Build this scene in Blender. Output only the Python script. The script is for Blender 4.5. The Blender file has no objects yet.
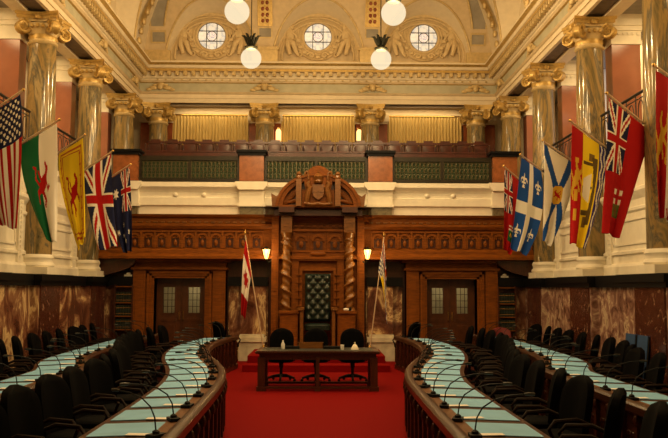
import bpy, bmesh, math, random
from mathutils import Vector, Matrix
PI = math.pi
sin, cos = math.sin, math.cos
random.seed(7)
col = bpy.context.scene.collection
scene = bpy.context.scene

# ---------------------------------------------------------------- camera
cam = bpy.data.cameras.new('camera')
cam.sensor_width = 36.0
cam.lens = 36.0 * 800 / 668
cam.clip_end = 200
camo = bpy.data.objects.new('camera', cam)
col.objects.link(camo)
p_, y_, r_ = math.radians(4.86), math.radians(1.0), math.radians(0.2)
fwd = Vector((sin(y_) * cos(p_), cos(y_) * cos(p_), sin(p_)))
rt = Vector((cos(y_), -sin(y_), 0))
up = rt.cross(fwd)
r2 = rt * cos(r_) + up * sin(r_)
u2 = -rt * sin(r_) + up * cos(r_)
camo.matrix_world = Matrix(((r2.x, u2.x, -fwd.x, 0.07), (r2.y, u2.y, -fwd.y, 0.0), (r2.z, u2.z, -fwd.z, 1.92), (0, 0, 0, 1)))
scene.camera = camo

# ---------------------------------------------------------------- world, exposure
w = bpy.data.worlds.new('world')
scene.world = w
w.use_nodes = True
w.node_tree.nodes['Background'].inputs[0].default_value = (0.55, 0.62, 0.8, 1)
w.node_tree.nodes['Background'].inputs[1].default_value = 0.6
scene.view_settings.view_transform = 'Standard'
scene.view_settings.look = 'None'
scene.view_settings.gamma = 1
scene.view_settings.use_curve_mapping = False
scene.view_settings.exposure = 0.18
scene.render.film_transparent = False

WARM = (1.0, 0.69, 0.32)
def area(name, loc, sx, sy, power, colr=WARM, rot=(0, 0, 0), spread=PI):
    l = bpy.data.lights.new(name, 'AREA')
    l.shape = 'RECTANGLE'; l.size = sx; l.size_y = sy; l.energy = power; l.color = colr; l.spread = spread
    o = bpy.data.objects.new(name, l)
    o.location = loc; o.rotation_euler = rot
    col.objects.link(o)
    return o
def point(name, loc, power, r=0.1, colr=WARM):
    l = bpy.data.lights.new(name, 'POINT')
    l.energy = power; l.color = colr; l.shadow_soft_size = r
    o = bpy.data.objects.new(name, l); o.location = loc
    col.objects.link(o)
    return o
# added overhead fill lights under the plain ceiling, above the frame; no laylights there
for i, Y in enumerate((3.0, 10.0, 17.0)):
    area('overhead_fill', (0, Y, 12.45), 4.5, 4.5, (60, 120, 170)[i])
# added unseen fill strips above the cornice, brightening the coves
for s in (-1, 1):
    area('cove_fill', (s * 5.45, 12, 9.08), 0.25, 24, 34, rot=(0, math.radians(180 + s * 25), 0))
area('cove_fill', (0, 24.8, 9.08), 9.5, 0.25, 8, rot=(math.radians(180 - 25), 0, 0))

# ---------------------------------------------------------------- materials
MATS = {}
def nodes(name):
    m = bpy.data.materials.new(name); m.use_nodes = True
    nt = m.node_tree
    b = nt.nodes['Principled BSDF']
    MATS[name] = m
    return m, nt, b
def ramp(nt, fac, stops):
    r = nt.nodes.new('ShaderNodeValToRGB')
    el = r.color_ramp.elements
    el[0].position, el[0].color = stops[0][0], (*stops[0][1], 1)
    el[1].position, el[1].color = stops[1][0], (*stops[1][1], 1)
    for p, c in stops[2:]:
        e = el.new(p); e.color = (*c, 1)
    nt.links.new(fac, r.inputs[0])
    return r.outputs[0]
def noise(nt, scale, detail=4, dist=0.0, stretch=(1, 1, 1), rough=0.5):
    tc = nt.nodes.new('ShaderNodeNewGeometry')
    mp = nt.nodes.new('ShaderNodeMapping')
    mp.inputs['Scale'].default_value = stretch
    n = nt.nodes.new('ShaderNodeTexNoise')
    n.inputs['Scale'].default_value = scale
    n.inputs['Detail'].default_value = detail
    n.inputs['Distortion'].default_value = dist
    n.inputs['Roughness'].default_value = rough
    nt.links.new(tc.outputs['Position'], mp.inputs[0])
    nt.links.new(mp.outputs[0], n.inputs['Vector'])
    return n.outputs['Fac']
def mat(name, c, rough=0.6, metal=0.0, var=0.12, scale=6, stretch=(1, 1, 1), bump=0.0, coat=0.0, spec=0.5):
    m, nt, b = nodes(name)
    f = noise(nt, scale, stretch=stretch)
    lo = tuple(max(0, x * (1 - var)) for x in c); hi = tuple(min(1, x * (1 + var)) for x in c)
    nt.links.new(ramp(nt, f, [(0.3, lo), (0.7, hi)]), b.inputs['Base Color'])
    b.inputs['Roughness'].default_value = rough
    b.inputs['Metallic'].default_value = metal
    b.inputs['Specular IOR Level'].default_value = spec
    b.inputs['Coat Weight'].default_value = coat
    if bump:
        bp = nt.nodes.new('ShaderNodeBump'); bp.inputs['Strength'].default_value = bump
        nt.links.new(f, bp.inputs['Height']); nt.links.new(bp.outputs[0], b.inputs['Normal'])
    return m
def marble(name, stops, scale, dist, stretch, rough, detail=7):
    m, nt, b = nodes(name)
    f = noise(nt, scale, detail, dist, stretch, 0.62)
    nt.links.new(ramp(nt, f, stops), b.inputs['Base Color'])
    b.inputs['Roughness'].default_value = rough
    return m
def emit(name, c, s, rim=0.0):
    m, nt, b = nodes(name)
    b.inputs['Base Color'].default_value = (*c, 1)
    b.inputs['Emission Color'].default_value = (*c, 1)
    b.inputs['Emission Strength'].default_value = s
    b.inputs['Roughness'].default_value = 0.3
    return m

mat('cream', (0.70, 0.60, 0.43), 0.75, var=0.05)
mat('cream_light', (0.80, 0.74, 0.60), 0.55, var=0.05)
mat('sand', (0.60, 0.47, 0.29), 0.6, var=0.08)
mat('gold', (0.50, 0.33, 0.10), 0.38, 0.35, var=0.18, scale=14)
mat('gilt_cream', (0.56, 0.42, 0.20), 0.45, 0.15, var=0.15, scale=10)
mat('plaster', (0.62, 0.48, 0.27), 0.7, var=0.10, scale=8)
mat('frieze_grey', (0.42, 0.40, 0.29), 0.6, var=0.12, scale=3)
mat('coffer_grey', (0.30, 0.27, 0.22), 0.6, var=0.15, scale=3)
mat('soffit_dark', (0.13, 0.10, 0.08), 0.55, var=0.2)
mat('aisle_ceiling', (0.22, 0.20, 0.17), 0.7)
mat('mahogany', (0.19, 0.054, 0.005), 0.5, spec=0.18, var=0.3, scale=5, stretch=(1, 1, 6), bump=0.05)
mat('mahogany_dark', (0.055, 0.014, 0.005), 0.34, var=0.3, scale=5, stretch=(6, 1, 1))
mat('arm_wood', (0.010, 0.004, 0.002), 0.6, spec=0.12)
mat('rail_wood', (0.034, 0.010, 0.003), 0.3, var=0.3, scale=6, stretch=(4, 1, 4))
mat('oak', (0.18, 0.068, 0.012), 0.33, var=0.25, scale=7, stretch=(1, 0.4, 4))
mat('door_wood', (0.085, 0.024, 0.006), 0.35, var=0.3)
mat('desk_wood', (0.042, 0.010, 0.003), 0.4, spec=0.25, var=0.35, scale=6, stretch=(4, 1, 4))
mat('shelf_wood', (0.14, 0.052, 0.010), 0.3, var=0.3, scale=6, stretch=(4, 1, 4))
mat('carpet_red', (0.185, 0.0015, 0.001), 0.95, var=0.12, scale=160, bump=0.25, spec=0.1)
mat('carpet_brown', (0.05, 0.012, 0.01), 0.95, var=0.2, scale=120, spec=0.1)
mat('leather_black', (0.0020, 0.0020, 0.0024), 0.75, var=0.3, scale=30, bump=0.05, spec=0.04)
mat('leather_green', (0.010, 0.020, 0.016), 0.3, var=0.3, scale=30)
mat('plastic_black', (0.006, 0.006, 0.006), 0.6, spec=0.2)
mat('metal_dark', (0.03, 0.028, 0.022), 0.4, 0.6)
mat('bronze', (0.018, 0.018, 0.010), 0.45, 0.6, var=0.3)
mat('iron', (0.012, 0.011, 0.012), 0.45, 0.3)
mat('ledge_black', (0.004, 0.004, 0.005), 0.5, spec=0.15)
mat('blotter_teal', (0.20, 0.46, 0.72), 0.75, var=0.08, scale=3)
mat('paper', (0.80, 0.78, 0.74), 0.8, var=0.05)
mat('curtain_gold', (0.60, 0.44, 0.16), 0.7, var=0.15, scale=9, stretch=(3, 3, 0.4))
mat('seat_red', (0.06, 0.011, 0.006), 0.35, var=0.3, scale=5)
mat('grille', (0.020, 0.016, 0.008), 0.4, 0.3, var=0.3)
mat('grille_gold', (0.09, 0.075, 0.03), 0.4, 0.3)
mat('grille_back', (0.03, 0.065, 0.03), 0.8, var=0.3, scale=12, stretch=(1, 1, 0.3))
mat('brass', (0.70, 0.45, 0.14), 0.25, 0.9, var=0.1)
mat('cloth_blue', (0.012, 0.05, 0.15), 0.75, var=0.2)
mat('chair_red', (0.14, 0.008, 0.008), 0.5)
mat('book_green', (0.005, 0.011, 0.006), 0.5, var=0.4, scale=20)
mat('wall_blue', (0.42, 0.46, 0.56), 0.7)
mat('stone', (0.62, 0.55, 0.40), 0.5, var=0.15, scale=5)
mat('lead', (0.10, 0.08, 0.06), 0.5, 0.3)
mat('wood_pole', (0.62, 0.46, 0.30), 0.4, var=0.1)
mat('pink_marble', (0.29, 0.105, 0.058), 0.16, var=0.16, scale=2.2, bump=0)
mat('red_marble', (0.24, 0.065, 0.025), 0.2, var=0.25, scale=4)
mat('orange_marble', (0.27, 0.088, 0.028), 0.25, var=0.22, scale=9)
marble('column_marble', [(0.30, (0.035, 0.035, 0.02)), (0.42, (0.17, 0.13, 0.055)), (0.50, (0.32, 0.21, 0.075)), (0.56, (0.10, 0.09, 0.06)), (0.66, (0.42, 0.32, 0.16)), (0.75, (0.16, 0.12, 0.06))], 1.3, 1.8, (1.7, 1.7, 0.35), 0.14)
marble('dado_marble', [(0.30, (0.045, 0.014, 0.009)), (0.44, (0.15, 0.055, 0.032)), (0.52, (0.30, 0.15, 0.08)), (0.57, (0.72, 0.52, 0.27)), (0.63, (0.26, 0.13, 0.07)), (0.8, (0.42, 0.27, 0.16))], 0.9, 2.0, (1.3, 1.3, 0.8), 0.2)
marble('dado_pink', [(0.32, (0.07, 0.03, 0.022)), (0.45, (0.20, 0.10, 0.075)), (0.54, (0.34, 0.20, 0.15)), (0.60, (0.55, 0.42, 0.28)), (0.68, (0.17, 0.085, 0.065))], 3.6, 1.0, (1.0, 1.0, 0.8), 0.2, 9)
marble('dado_brown', [(0.35, (0.050, 0.014, 0.009)), (0.6, (0.085, 0.026, 0.017)), (0.68, (0.30, 0.20, 0.12)), (0.75, (0.06, 0.018, 0.012))], 7.0, 0.8, (1, 1, 1), 0.18)
marble('pier_marble', [(0.35, (0.10, 0.085, 0.05)), (0.55, (0.20, 0.17, 0.10)), (0.7, (0.09, 0.08, 0.05))], 6, 1.2, (1, 1, 1), 0.3)
def opal():
    m, nt, b = nodes('globe_glass')
    e = nt.nodes.new('ShaderNodeEmission'); e.inputs[0].default_value = (1.0, 0.84, 0.56, 1); e.inputs[1].default_value = 1.02
    t = nt.nodes.new('ShaderNodeBsdfTransparent'); mx = nt.nodes.new('ShaderNodeMixShader')
    nt.links.new(e.outputs[0], mx.inputs[1]); nt.links.new(t.outputs[0], mx.inputs[2])
    nt.links.new(mx.outputs[0], nt.nodes['Material Output'].inputs['Surface'])
opal()
emit('sconce_glass', (1.0, 0.60, 0.14), 4.5)
emit('shade_glass', (1.0, 0.60, 0.22), 1.6)
emit('aisle_globe', (1.0, 0.92, 0.72), 1.4)
emit('day_glass', (0.62, 0.70, 0.95), 0.75)
def stained():
    m, nt, b = nodes('stained_glass')
    g = nt.nodes.new('ShaderNodeTexCoord')
    v = nt.nodes.new('ShaderNodeTexVoronoi'); v.inputs['Scale'].default_value = 9
    nt.links.new(g.outputs['Object'], v.inputs['Vector'])
    c = ramp(nt, v.outputs['Distance'], [(0.25, (0.88, 0.80, 0.62)), (0.8, (0.50, 0.52, 0.50))])
    nt.links.new(c, b.inputs['Base Color']); nt.links.new(c, b.inputs['Emission Color'])
    b.inputs['Emission Strength'].default_value = 0.55
stained()
def rosette():
    m, nt, b = nodes('rosette_glass')
    g = nt.nodes.new('ShaderNodeTexCoord')
    v = nt.nodes.new('ShaderNodeTexVoronoi'); v.inputs['Scale'].default_value = 22
    nt.links.new(g.outputs['Object'], v.inputs['Vector'])
    c = ramp(nt, v.outputs['Distance'], [(0.2, (0.30, 0.32, 0.42)), (0.6, (0.75, 0.66, 0.55))])
    nt.links.new(c, b.inputs['Base Color']); nt.links.new(c, b.inputs['Emission Color'])
    b.inputs['Emission Strength'].default_value = 0.7
rosette()
def doorglass():
    m, nt, b = nodes('door_glass')
    b.inputs['Base Color'].default_value = (0.9, 0.9, 0.8, 1)
    b.inputs['Transmission Weight'].default_value = 1.0
    b.inputs['Roughness'].default_value = 0.25
    b.inputs['IOR'].default_value = 1.1
doorglass()
def flagmat():
    m, nt, b = nodes('flag_cloth')
    a = nt.nodes.new('ShaderNodeVertexColor'); a.layer_name = 'Col'
    nt.links.new(a.outputs['Color'], b.inputs['Base Color'])
    b.inputs['Roughness'].default_value = 0.75
    b.inputs['Specular IOR Level'].default_value = 0.2
flagmat()

# ---------------------------------------------------------------- mesh builder
def V(*a): return Vector(a)
class MB:
    def __init__(s): s.v = []; s.f = []; s.m = []
    def add(s, vs, fs, m=0):
        n = len(s.v); s.v += [tuple(v) for v in vs]
        for f in fs: s.f.append(tuple(i + n for i in f)); s.m.append(m)
        return s
    def box(s, x0, x1, y0, y1, z0, z1, m=0, rot=None, c=None):
        vs = [V(x, y, z) for z in (z0, z1) for y in (y0, y1) for x in (x0, x1)]
        if rot is not None:
            c = V(*(c or (0, 0, 0))); vs = [rot @ (v - c) + c for v in vs]
        return s.add(vs, [(0, 2, 3, 1), (4, 5, 7, 6), (0, 1, 5, 4), (2, 6, 7, 3), (0, 4, 6, 2), (1, 3, 7, 5)], m)
    def lathe(s, prof, c=(0, 0, 0), n=24, m=0, ax='z', caps=True):
        vs = []; fs = []
        for r, z in prof:
            for i in range(n):
                a = 2 * PI * i / n
                if ax == 'z': vs.append((c[0] + r * cos(a), c[1] + r * sin(a), c[2] + z))
                elif ax == 'y': vs.append((c[0] + r * cos(a), c[1] + z, c[2] + r * sin(a)))
                else: vs.append((c[0] + z, c[1] + r * cos(a), c[2] + r * sin(a)))
        for k in range(len(prof) - 1):
            for i in range(n):
                j = (i + 1) % n
                fs.append((k * n + i, k * n + j, (k + 1) * n + j, (k + 1) * n + i))
        if caps:
            fs.append(tuple(range(n - 1, -1, -1))); fs.append(tuple((len(prof) - 1) * n + i for i in range(n)))
        return s.add(vs, fs, m)
    def tube(s, pts, r, n=8, m=0, closed=False):
        pts = [V(*p) for p in pts]; rr = r if isinstance(r, (list, tuple)) else [r] * len(pts)
        vs = []; fs = []; N = len(pts); nrm = None
        for k, p in enumerate(pts):
            a = pts[(k - 1) % N] if (k or closed) else p; b = pts[(k + 1) % N] if (k < N - 1 or closed) else p
            t = (b - a).normalized()
            if nrm is None:
                nrm = t.orthogonal().normalized()
            else:
                nrm = (nrm - t * nrm.dot(t)); nrm = nrm.normalized() if nrm.length > 1e-6 else t.orthogonal().normalized()
            bi = t.cross(nrm)
            for i in range(n):
                an = 2 * PI * i / n
                vs.append(p + (nrm * cos(an) + bi * sin(an)) * rr[k])
        for k in range(N if closed else N - 1):
            k2 = (k + 1) % N
            for i in range(n):
                j = (i + 1) % n
                fs.append((k * n + i, k * n + j, k2 * n + j, k2 * n + i))
        if not closed:
            fs.append(tuple(range(n - 1, -1, -1))); fs.append(tuple((N - 1) * n + i for i in range(n)))
        return s.add(vs, fs, m)
    def sup(s, c, r, e=0.5, n=12, m=0, rot=None):
        """rounded box (superellipsoid)"""
        def f(x): return math.copysign(abs(x) ** e, x)
        vs = []; fs = []; h = n // 2
        for i in range(h + 1):
            a = -PI / 2 + PI * i / h
            for j in range(n):
                b = 2 * PI * j / n
                p = V(r[0] * f(cos(a)) * f(cos(b)), r[1] * f(cos(a)) * f(sin(b)), r[2] * f(sin(a)))
                if rot is not None: p = rot @ p
                vs.append(p + V(*c))
        for i in range(h):
            for j in range(n):
                k = (j + 1) % n
                fs.append((i * n + j, i * n + k, (i + 1) * n + k, (i + 1) * n + j))
        return s.add(vs, fs, m)
    def extr(s, poly, o, u, w_, d, m=0):
        """polygon (a,b) in the plane o + a*u + b*w, extruded by vector d"""
        o, u, w_, d = V(*o), V(*u), V(*w_), V(*d); n = len(poly)
        vs = [o + u * a + w_ * b for a, b in poly]; vs += [v + d for v in vs]
        fs = [tuple(range(n))[::-1], tuple(range(n, 2 * n))]
        fs += [(i, (i + 1) % n, (i + 1) % n + n, i + n) for i in range(n)]
        return s.add(vs, fs, m)
    def arch(s, c, u, w_, d, r0, r1, a0=0, a1=PI, n=20, m=0, ez=1.0):
        """flat arched band between radii r0 and r1, extruded by vector d"""
        c, u, w_, d = V(*c), V(*u), V(*w_), V(*d); vs = []; fs = []
        for i in range(n + 1):
            a = a0 + (a1 - a0) * i / n
            for r in (r0, r1):
                p = c + u * (r * cos(a)) + w_ * (r * ez * sin(a)); vs += [p, p + d]
        for i in range(n):
            q = i * 4; t = q + 4
            fs += [(q, q + 2, t + 2, t), (q + 1, t + 1, t + 3, q + 3), (q, t, t + 1, q + 1), (q + 2, q + 3, t + 3, t + 2)]
        fs += [(0, 1, 3, 2), (4 * n, 4 * n + 2, 4 * n + 3, 4 * n + 1)]
        return s.add(vs, fs, m)
    def sweep(s, path, prof, mats=None, side=1, cap=True):
        """sweep profile (offset to the left*side, z) along a 2D path with mitres"""
        P = [V(*p) for p in path]; N = len(P); K = len(prof); vs = []
        for i, p in enumerate(P):
            ns = []
            if i: t = (P[i] - P[i - 1]).normalized(); ns.append(V(-t.y, t.x))
            if i < N - 1: t = (P[i + 1] - P[i]).normalized(); ns.append(V(-t.y, t.x))
            n = ns[0] if len(ns) == 1 else (ns[0] + ns[1]).normalized()
            n = n / max(0.3, n.dot(ns[0])) * side
            for o, z in prof: vs.append((p.x + n.x * o, p.y + n.y * o, z))
        for i in range(N - 1):
            for k in range(K - 1):
                s.add([vs[i * K + k], vs[i * K + k + 1], vs[(i + 1) * K + k + 1], vs[(i + 1) * K + k]], [(0, 1, 2, 3)], mats[k] if mats else 0)
        if cap:
            s.add(vs[:K], [tuple(range(K))], 0); s.add(vs[-K:], [tuple(range(K))[::-1]], 0)
        return s
    def build(s, name, mats, parent=None, smooth=False, loc=None):
        me = bpy.data.meshes.new(name)
        me.from_pydata(s.v, [], s.f)
        if isinstance(mats, str): mats = [mats]
        for m in mats: me.materials.append(MATS[m])
        me.polygons.foreach_set('material_index', s.m)
        bm = bmesh.new(); bm.from_mesh(me)
        bmesh.ops.remove_doubles(bm, verts=bm.verts, dist=1e-5)
        bmesh.ops.recalc_face_normals(bm, faces=bm.faces)
        bm.to_mesh(me); bm.free()
        if smooth:
            me.polygons.foreach_set('use_smooth', [True] * len(me.polygons))
            try: me.set_sharp_from_angle(angle=math.radians(38))
            except Exception: pass
        o = bpy.data.objects.new(name, me); col.objects.link(o)
        if parent: o.parent = parent
        if loc: o.location = loc
        return o

def tag(o, label=None, cat=None, group=None, kind=None):
    if label: o['label'] = label
    if cat: o['category'] = cat
    if group: o['group'] = group
    if kind: o['kind'] = kind
    return o
def thing(name, label, cat, loc=(0, 0, 0), rz=0, group=None):
    o = bpy.data.objects.new(name, None); col.objects.link(o)
    o.empty_display_size = 0.1
    o.location = loc; o.rotation_euler = (0, 0, rz)
    return tag(o, label, cat, group)
def struct(o): o['kind'] = 'structure'; return o
def copy_tree(o, parent=None):
    c = o.copy(); col.objects.link(c)
    if parent: c.parent = parent
    for ch in list(o.children): copy_tree(ch, c)
    return c
class Proto:
    """first placement uses the prototype itself, later ones copies"""
    def __init__(s, o): s.o = o; s.used = False
    def put(s, loc, rz, label, cat=None, group=None):
        o = s.o if not s.used else copy_tree(s.o)
        s.used = True
        o.location = loc; o.rotation_euler = (0, 0, rz)
        o['label'] = label
        if cat: o['category'] = cat
        if group: o['group'] = group
        return o
ORD = ['first', 'second', 'third', 'fourth', 'fifth', 'sixth', 'seventh', 'eighth', 'ninth', 'tenth', 'eleventh', 'twelfth', 'thirteenth', 'fourteenth', 'fifteenth', 'sixteenth', 'seventeenth', 'eighteenth', 'nineteenth', 'twentieth']
SIDE = {-1: 'left', 1: 'right'}

# ================================================================ SETTING
YB = 21.5     # back wall of the floor of the chamber
YG = 21.0     # front of the gallery
W = 5.67      # inner face of the entablature
fl = MB(); fl.box(-8, 8, -3, 27, -0.2, 0)
struct(fl.build('floor', 'carpet_brown'))
# red carpet on the aisle and dais
c = MB(); c.box(-2.9, 2.9, -2.5, YB, 0.0, 0.012)
tag(c.build('carpet', 'carpet_red'), 'bright red carpet covering the aisle and the space before the throne', 'carpet')
d = thing('dais', 'low red carpeted steps the carved throne stands on', 'dais', (0, 19.5, 0))
MB().box(-1.66, 1.66, -1.3, 1.84, 0.012, 0.16).build('step', 'carpet_red', d)
MB().box(-1.60, 1.60, -0.7, 1.84, 0.16, 0.32).build('step', 'carpet_red', d)

# outer walls, aisle ceilings, closing wall behind the camera
for s in (-1, 1):
    m = MB()
    m.box(s * 7.7, s * 7.9, -3, 20.0 if s > 0 else 27, 0, 8)
    if s > 0:
        m.box(7.7, 7.9, 17.9 + 3.3, 27, 0, 8)
        m.box(7.7, 7.9, 20.0, 21.2, 0, 5.0)
    o = m.build('wall_' + SIDE[s] + '_outer', 'cream'); struct(o)
m = MB(); m.box(7.84, 7.86, 19.9, 21.3, 5.0, 8.0)
struct(m.build('window_1', 'day_glass'))
struct(MB().box(-8, 8, -3.2, -3, 0, 13).build('wall_front', 'cream'))
struct(MB().box(-8, 8, 27, 27.2, 0, 8.2).build('wall_gallery', 'cream'))

# parapet wall between floor and side gallery, with its dado and ledge
XW = 5.86
XP = 6.06
COLY = [24.2, 20.6, 17.0, 13.4]
for s in (-1, 1):
    m = MB()
    m.box(s * XP, s * 7.7, -3, 21.6, 0, 4.5)
    # coping and mouldings (swept along the wall)
    def mould(prof, mi=0):
        path = [(s * XP, -3), (s * XP, YG - 0.02)]
        m.sweep(path, prof, side=s, cap=True, mats=[mi] * (len(prof) - 1))
    mould([(0, 4.34), (0.05, 4.38), (0.12, 4.43), (0.12, 4.55), (-0.2, 4.55)])
    mould([(0, 3.60), (0.04, 3.66), (0.09, 3.74), (0.09, 3.80), (0, 3.84)])
    mould([(0, 3.36), (0.035, 3.40), (0.035, 3.45), (0, 3.47)])
    mould([(0, 2.16), (0.07, 2.16), (0.07, 2.34), (0.04, 2.40), (0, 2.40)])
    mould([(0, 2.56), (0.04, 2.58), (0.04, 2.63), (0, 2.66)])
    for cy in [24.2 - 3.6 * k for k in range(1, 7)]:
        # flat pilaster strips beside each column with bead rows
        for dy in (0.66, -0.66):
            m.box(s * (XP - 0.05), s * XP, cy + dy - 0.11, cy + dy + 0.11, 2.16, 4.38)
            for k in range(16):
                m.box(s * (XP - 0.065), s * (XP - 0.05), cy + dy - 0.03, cy + dy + 0.03, 2.5 + 0.1 * k, 2.55 + 0.1 * k)
        # sunk panel frames between the columns
        for z0, z1 in ((2.75, 3.25),):
            for a, b_, c_, d_ in ((cy + 0.85, cy + 2.75, z0, z0 + 0.04), (cy + 0.85, cy + 2.75, z1 - 0.04, z1), (cy + 0.85, cy + 0.89, z0, z1), (cy + 2.71, cy + 2.75, z0, z1)):
                if b_ < YG: m.box(s * (XP - 0.025), s * XP, a, b_, c_, d_)
    struct(m.build('wall_' + SIDE[s], 'cream_light'))
    # marble dado with projecting pedestals, black ledge on top
    q = MB()
    q.box(s * (XW - 0.16), s * XW, -3, YB, 0, 2.05, 0)
    q.box(s * (XW - 0.19), s * XW, -3, YB, 0, 0.3, 2)
    for cy in [24.2 - 3.6 * k for k in range(1, 7)]:
        q.box(s * (XW - 0.30), s * XW, cy - 0.85, min(cy + 1.05, YB), 0, 2.05, 1)
        q.box(s * (XW - 0.33), s * XW, cy - 0.75, cy + 0.45, 0.3, 1.98, 2)
        q.box(s * (XW - 0.345), s * XW, cy - 0.86, min(cy + 1.06, YB), 0, 0.3, 2)
    o = struct(q.build('baseboard_' + SIDE[s], ['dado_marble' if s < 0 else 'dado_pink', 'dado_marble' if s < 0 else 'dado_pink', 'dado_brown']))
    l = MB()
    l.box(s * (XW - 0.24), s * XW, -3, YB, 2.02, 2.16)
    l.box(s * (XW - 0.23), s * XW, -3, YB, 1.93, 2.02)
    for cy in [24.2 - 3.6 * k for k in range(1, 7)]:
        l.box(s * (XW - 0.40), s * (XW - 0.2), cy - 0.92, min(cy + 1.12, YB), 2.02, 2.16)
        l.box(s * (XW - 0.36), s * (XW - 0.2), cy - 0.9, min(cy + 1.1, YB), 1.93, 2.02)
    tag(struct(l.build('trim_1' if s < 0 else 'trim_2', 'ledge_black')))
    # aisle: floor slab is the wall block; ceiling and outer beam
    struct(MB().box(s * 6.45, s * 7.9, -3, 27, 7.85, 8.0).build('ceiling_aisle', 'aisle_ceiling'))

# entablature around the room: U shaped sweep
def U(off=0.0, yb=25.0):
    return [(-W + off, -3), (-W + off, yb - off), (W - off, yb - off), (W - off, -3)]
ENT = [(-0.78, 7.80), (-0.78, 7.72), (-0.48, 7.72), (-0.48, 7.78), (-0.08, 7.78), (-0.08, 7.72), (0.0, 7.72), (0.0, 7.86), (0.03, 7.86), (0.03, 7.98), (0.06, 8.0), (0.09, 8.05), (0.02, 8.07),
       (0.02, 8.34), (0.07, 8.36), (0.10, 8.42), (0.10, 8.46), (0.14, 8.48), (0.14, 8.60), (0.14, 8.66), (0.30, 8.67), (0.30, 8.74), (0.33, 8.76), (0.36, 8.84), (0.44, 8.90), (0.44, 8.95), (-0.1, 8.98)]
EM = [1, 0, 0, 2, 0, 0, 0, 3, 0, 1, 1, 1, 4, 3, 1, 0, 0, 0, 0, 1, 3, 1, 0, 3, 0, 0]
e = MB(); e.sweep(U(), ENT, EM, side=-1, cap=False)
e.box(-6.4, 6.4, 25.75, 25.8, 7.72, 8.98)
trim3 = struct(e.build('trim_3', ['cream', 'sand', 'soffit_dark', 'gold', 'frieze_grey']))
# modillions and egg-and-dart of the cornice
q = MB()
n = 41
for i in range(n + 1):
    x = -5.2 + 10.4 * i / n
    q.box(x - 0.055, x + 0.055, 25.0 - 0.29, 25.0 - 0.13, 8.54, 8.665)
    q.sup((x, 25.0 - 0.25, 8.56), (0.05, 0.06, 0.05), 0.9, 8)
    q.sup((x + 0.127, 25.0 - 0.12, 8.43), (0.035, 0.03, 0.03), 1, 6)
for s in (-1, 1):
    for k in range(100):
        y = 24.68 - 0.2 * k
        q.box(s * (W - 0.13), s * (W - 0.29), y - 0.05, y + 0.05, 8.54, 8.665)
        q.sup((s * (W - 0.25), y, 8.55), (0.06, 0.05, 0.05), 0.9, 8)
q.build('modillion_course', 'gilt_cream', trim3, True)
# winged cartouches over the columns in the frieze
def cartouche(x, y, rz):
    k = MB(); R_ = Matrix.Rotation(rz, 3, 'Z')
    def T(p): return R_ @ V(*p)
    for (a, b, z, ra, rb, rc) in ((0, -0.06, 8.22, 0.10, 0.08, 0.12), (0, -0.05, 8.30, 0.14, 0.05, 0.05), (0.22, -0.03, 8.18, 0.14, 0.04, 0.07), (-0.22, -0.03, 8.18, 0.14, 0.04, 0.07), (0.36, -0.02, 8.13, 0.10, 0.035, 0.05), (-0.36, -0.02, 8.13, 0.10, 0.035, 0.05), (0.15, -0.04, 8.27, 0.10, 0.04, 0.04), (-0.15, -0.04, 8.27, 0.10, 0.04, 0.04)):
        k.sup((0, 0, 0), (ra, rb, rc), 0.9, 10)
        pt = T((a, b, 0))
        for i in range(len(k.v) - 70 + 10, len(k.v)): pass
        nv = 7 * 10 - 10
        nv = (10 // 2 + 1) * 10
        for i in range(len(k.v) - nv, len(k.v)):
            v = T(k.v[i]); k.v[i] = (v.x + x + pt.x, v.y + y + pt.y, v.z + z)
    k.build('frieze_cartouche', 'gilt_cream', trim3, True)
for x in (-5.0, -1.72, 1.72, 5.0): cartouche(x, 24.98, 0)
for s in (-1, 1):
    for y in (24.2, 20.6, 17.0, 13.4): cartouche(s * (W - 0.02), y, s * -PI / 2)

# back gallery shell
struct(MB().box(-7.7, 7.7, 25.8, 27, 8.0, 8.2).build('ceiling_gallery', 'cream'))
m = MB(); m.box(-7.7, 7.7, YG + 0.25, 27, 4.2, 4.7)
for k in range(5): m.box(-5.6, 5.6, YG + 0.9 + 0.8 * k, 27, 4.7, 4.75 + 0.12 * k)
struct(m.build('floor_gallery', 'carpet_brown'))
# wall above the curtains with beam
m = MB()
m.box(-6, 6, 26.45, 26.9, 7.65, 8.2)
m.box(-6, 6, 26.40, 26.45, 7.66, 7.74); m.box(-6, 6, 26.38, 26.45, 7.98, 8.05)
struct(m.build('trim_4', 'cream'))
m = MB()
for x0, x1 in ((-2.3, -1.25), (1.25, 2.3), (-5.9, -4.85), (4.85, 5.9)):
    m.box(x0, x1, 26.3, 26.6, 4.8, 7.5)
struct(m.build('wall_pier', 'red_marble'))
m = MB()
for x0, x1 in ((-2.35, -1.2), (1.2, 2.35), (-5.95, -4.8), (4.8, 5.95)):
    m.box(x0, x1, 26.25, 26.6, 7.42, 7.66); m.box(x0 + .03, x1 - .03, 26.27, 26.6, 7.34, 7.42)
struct(m.build('trim_5', 'cream'))

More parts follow.
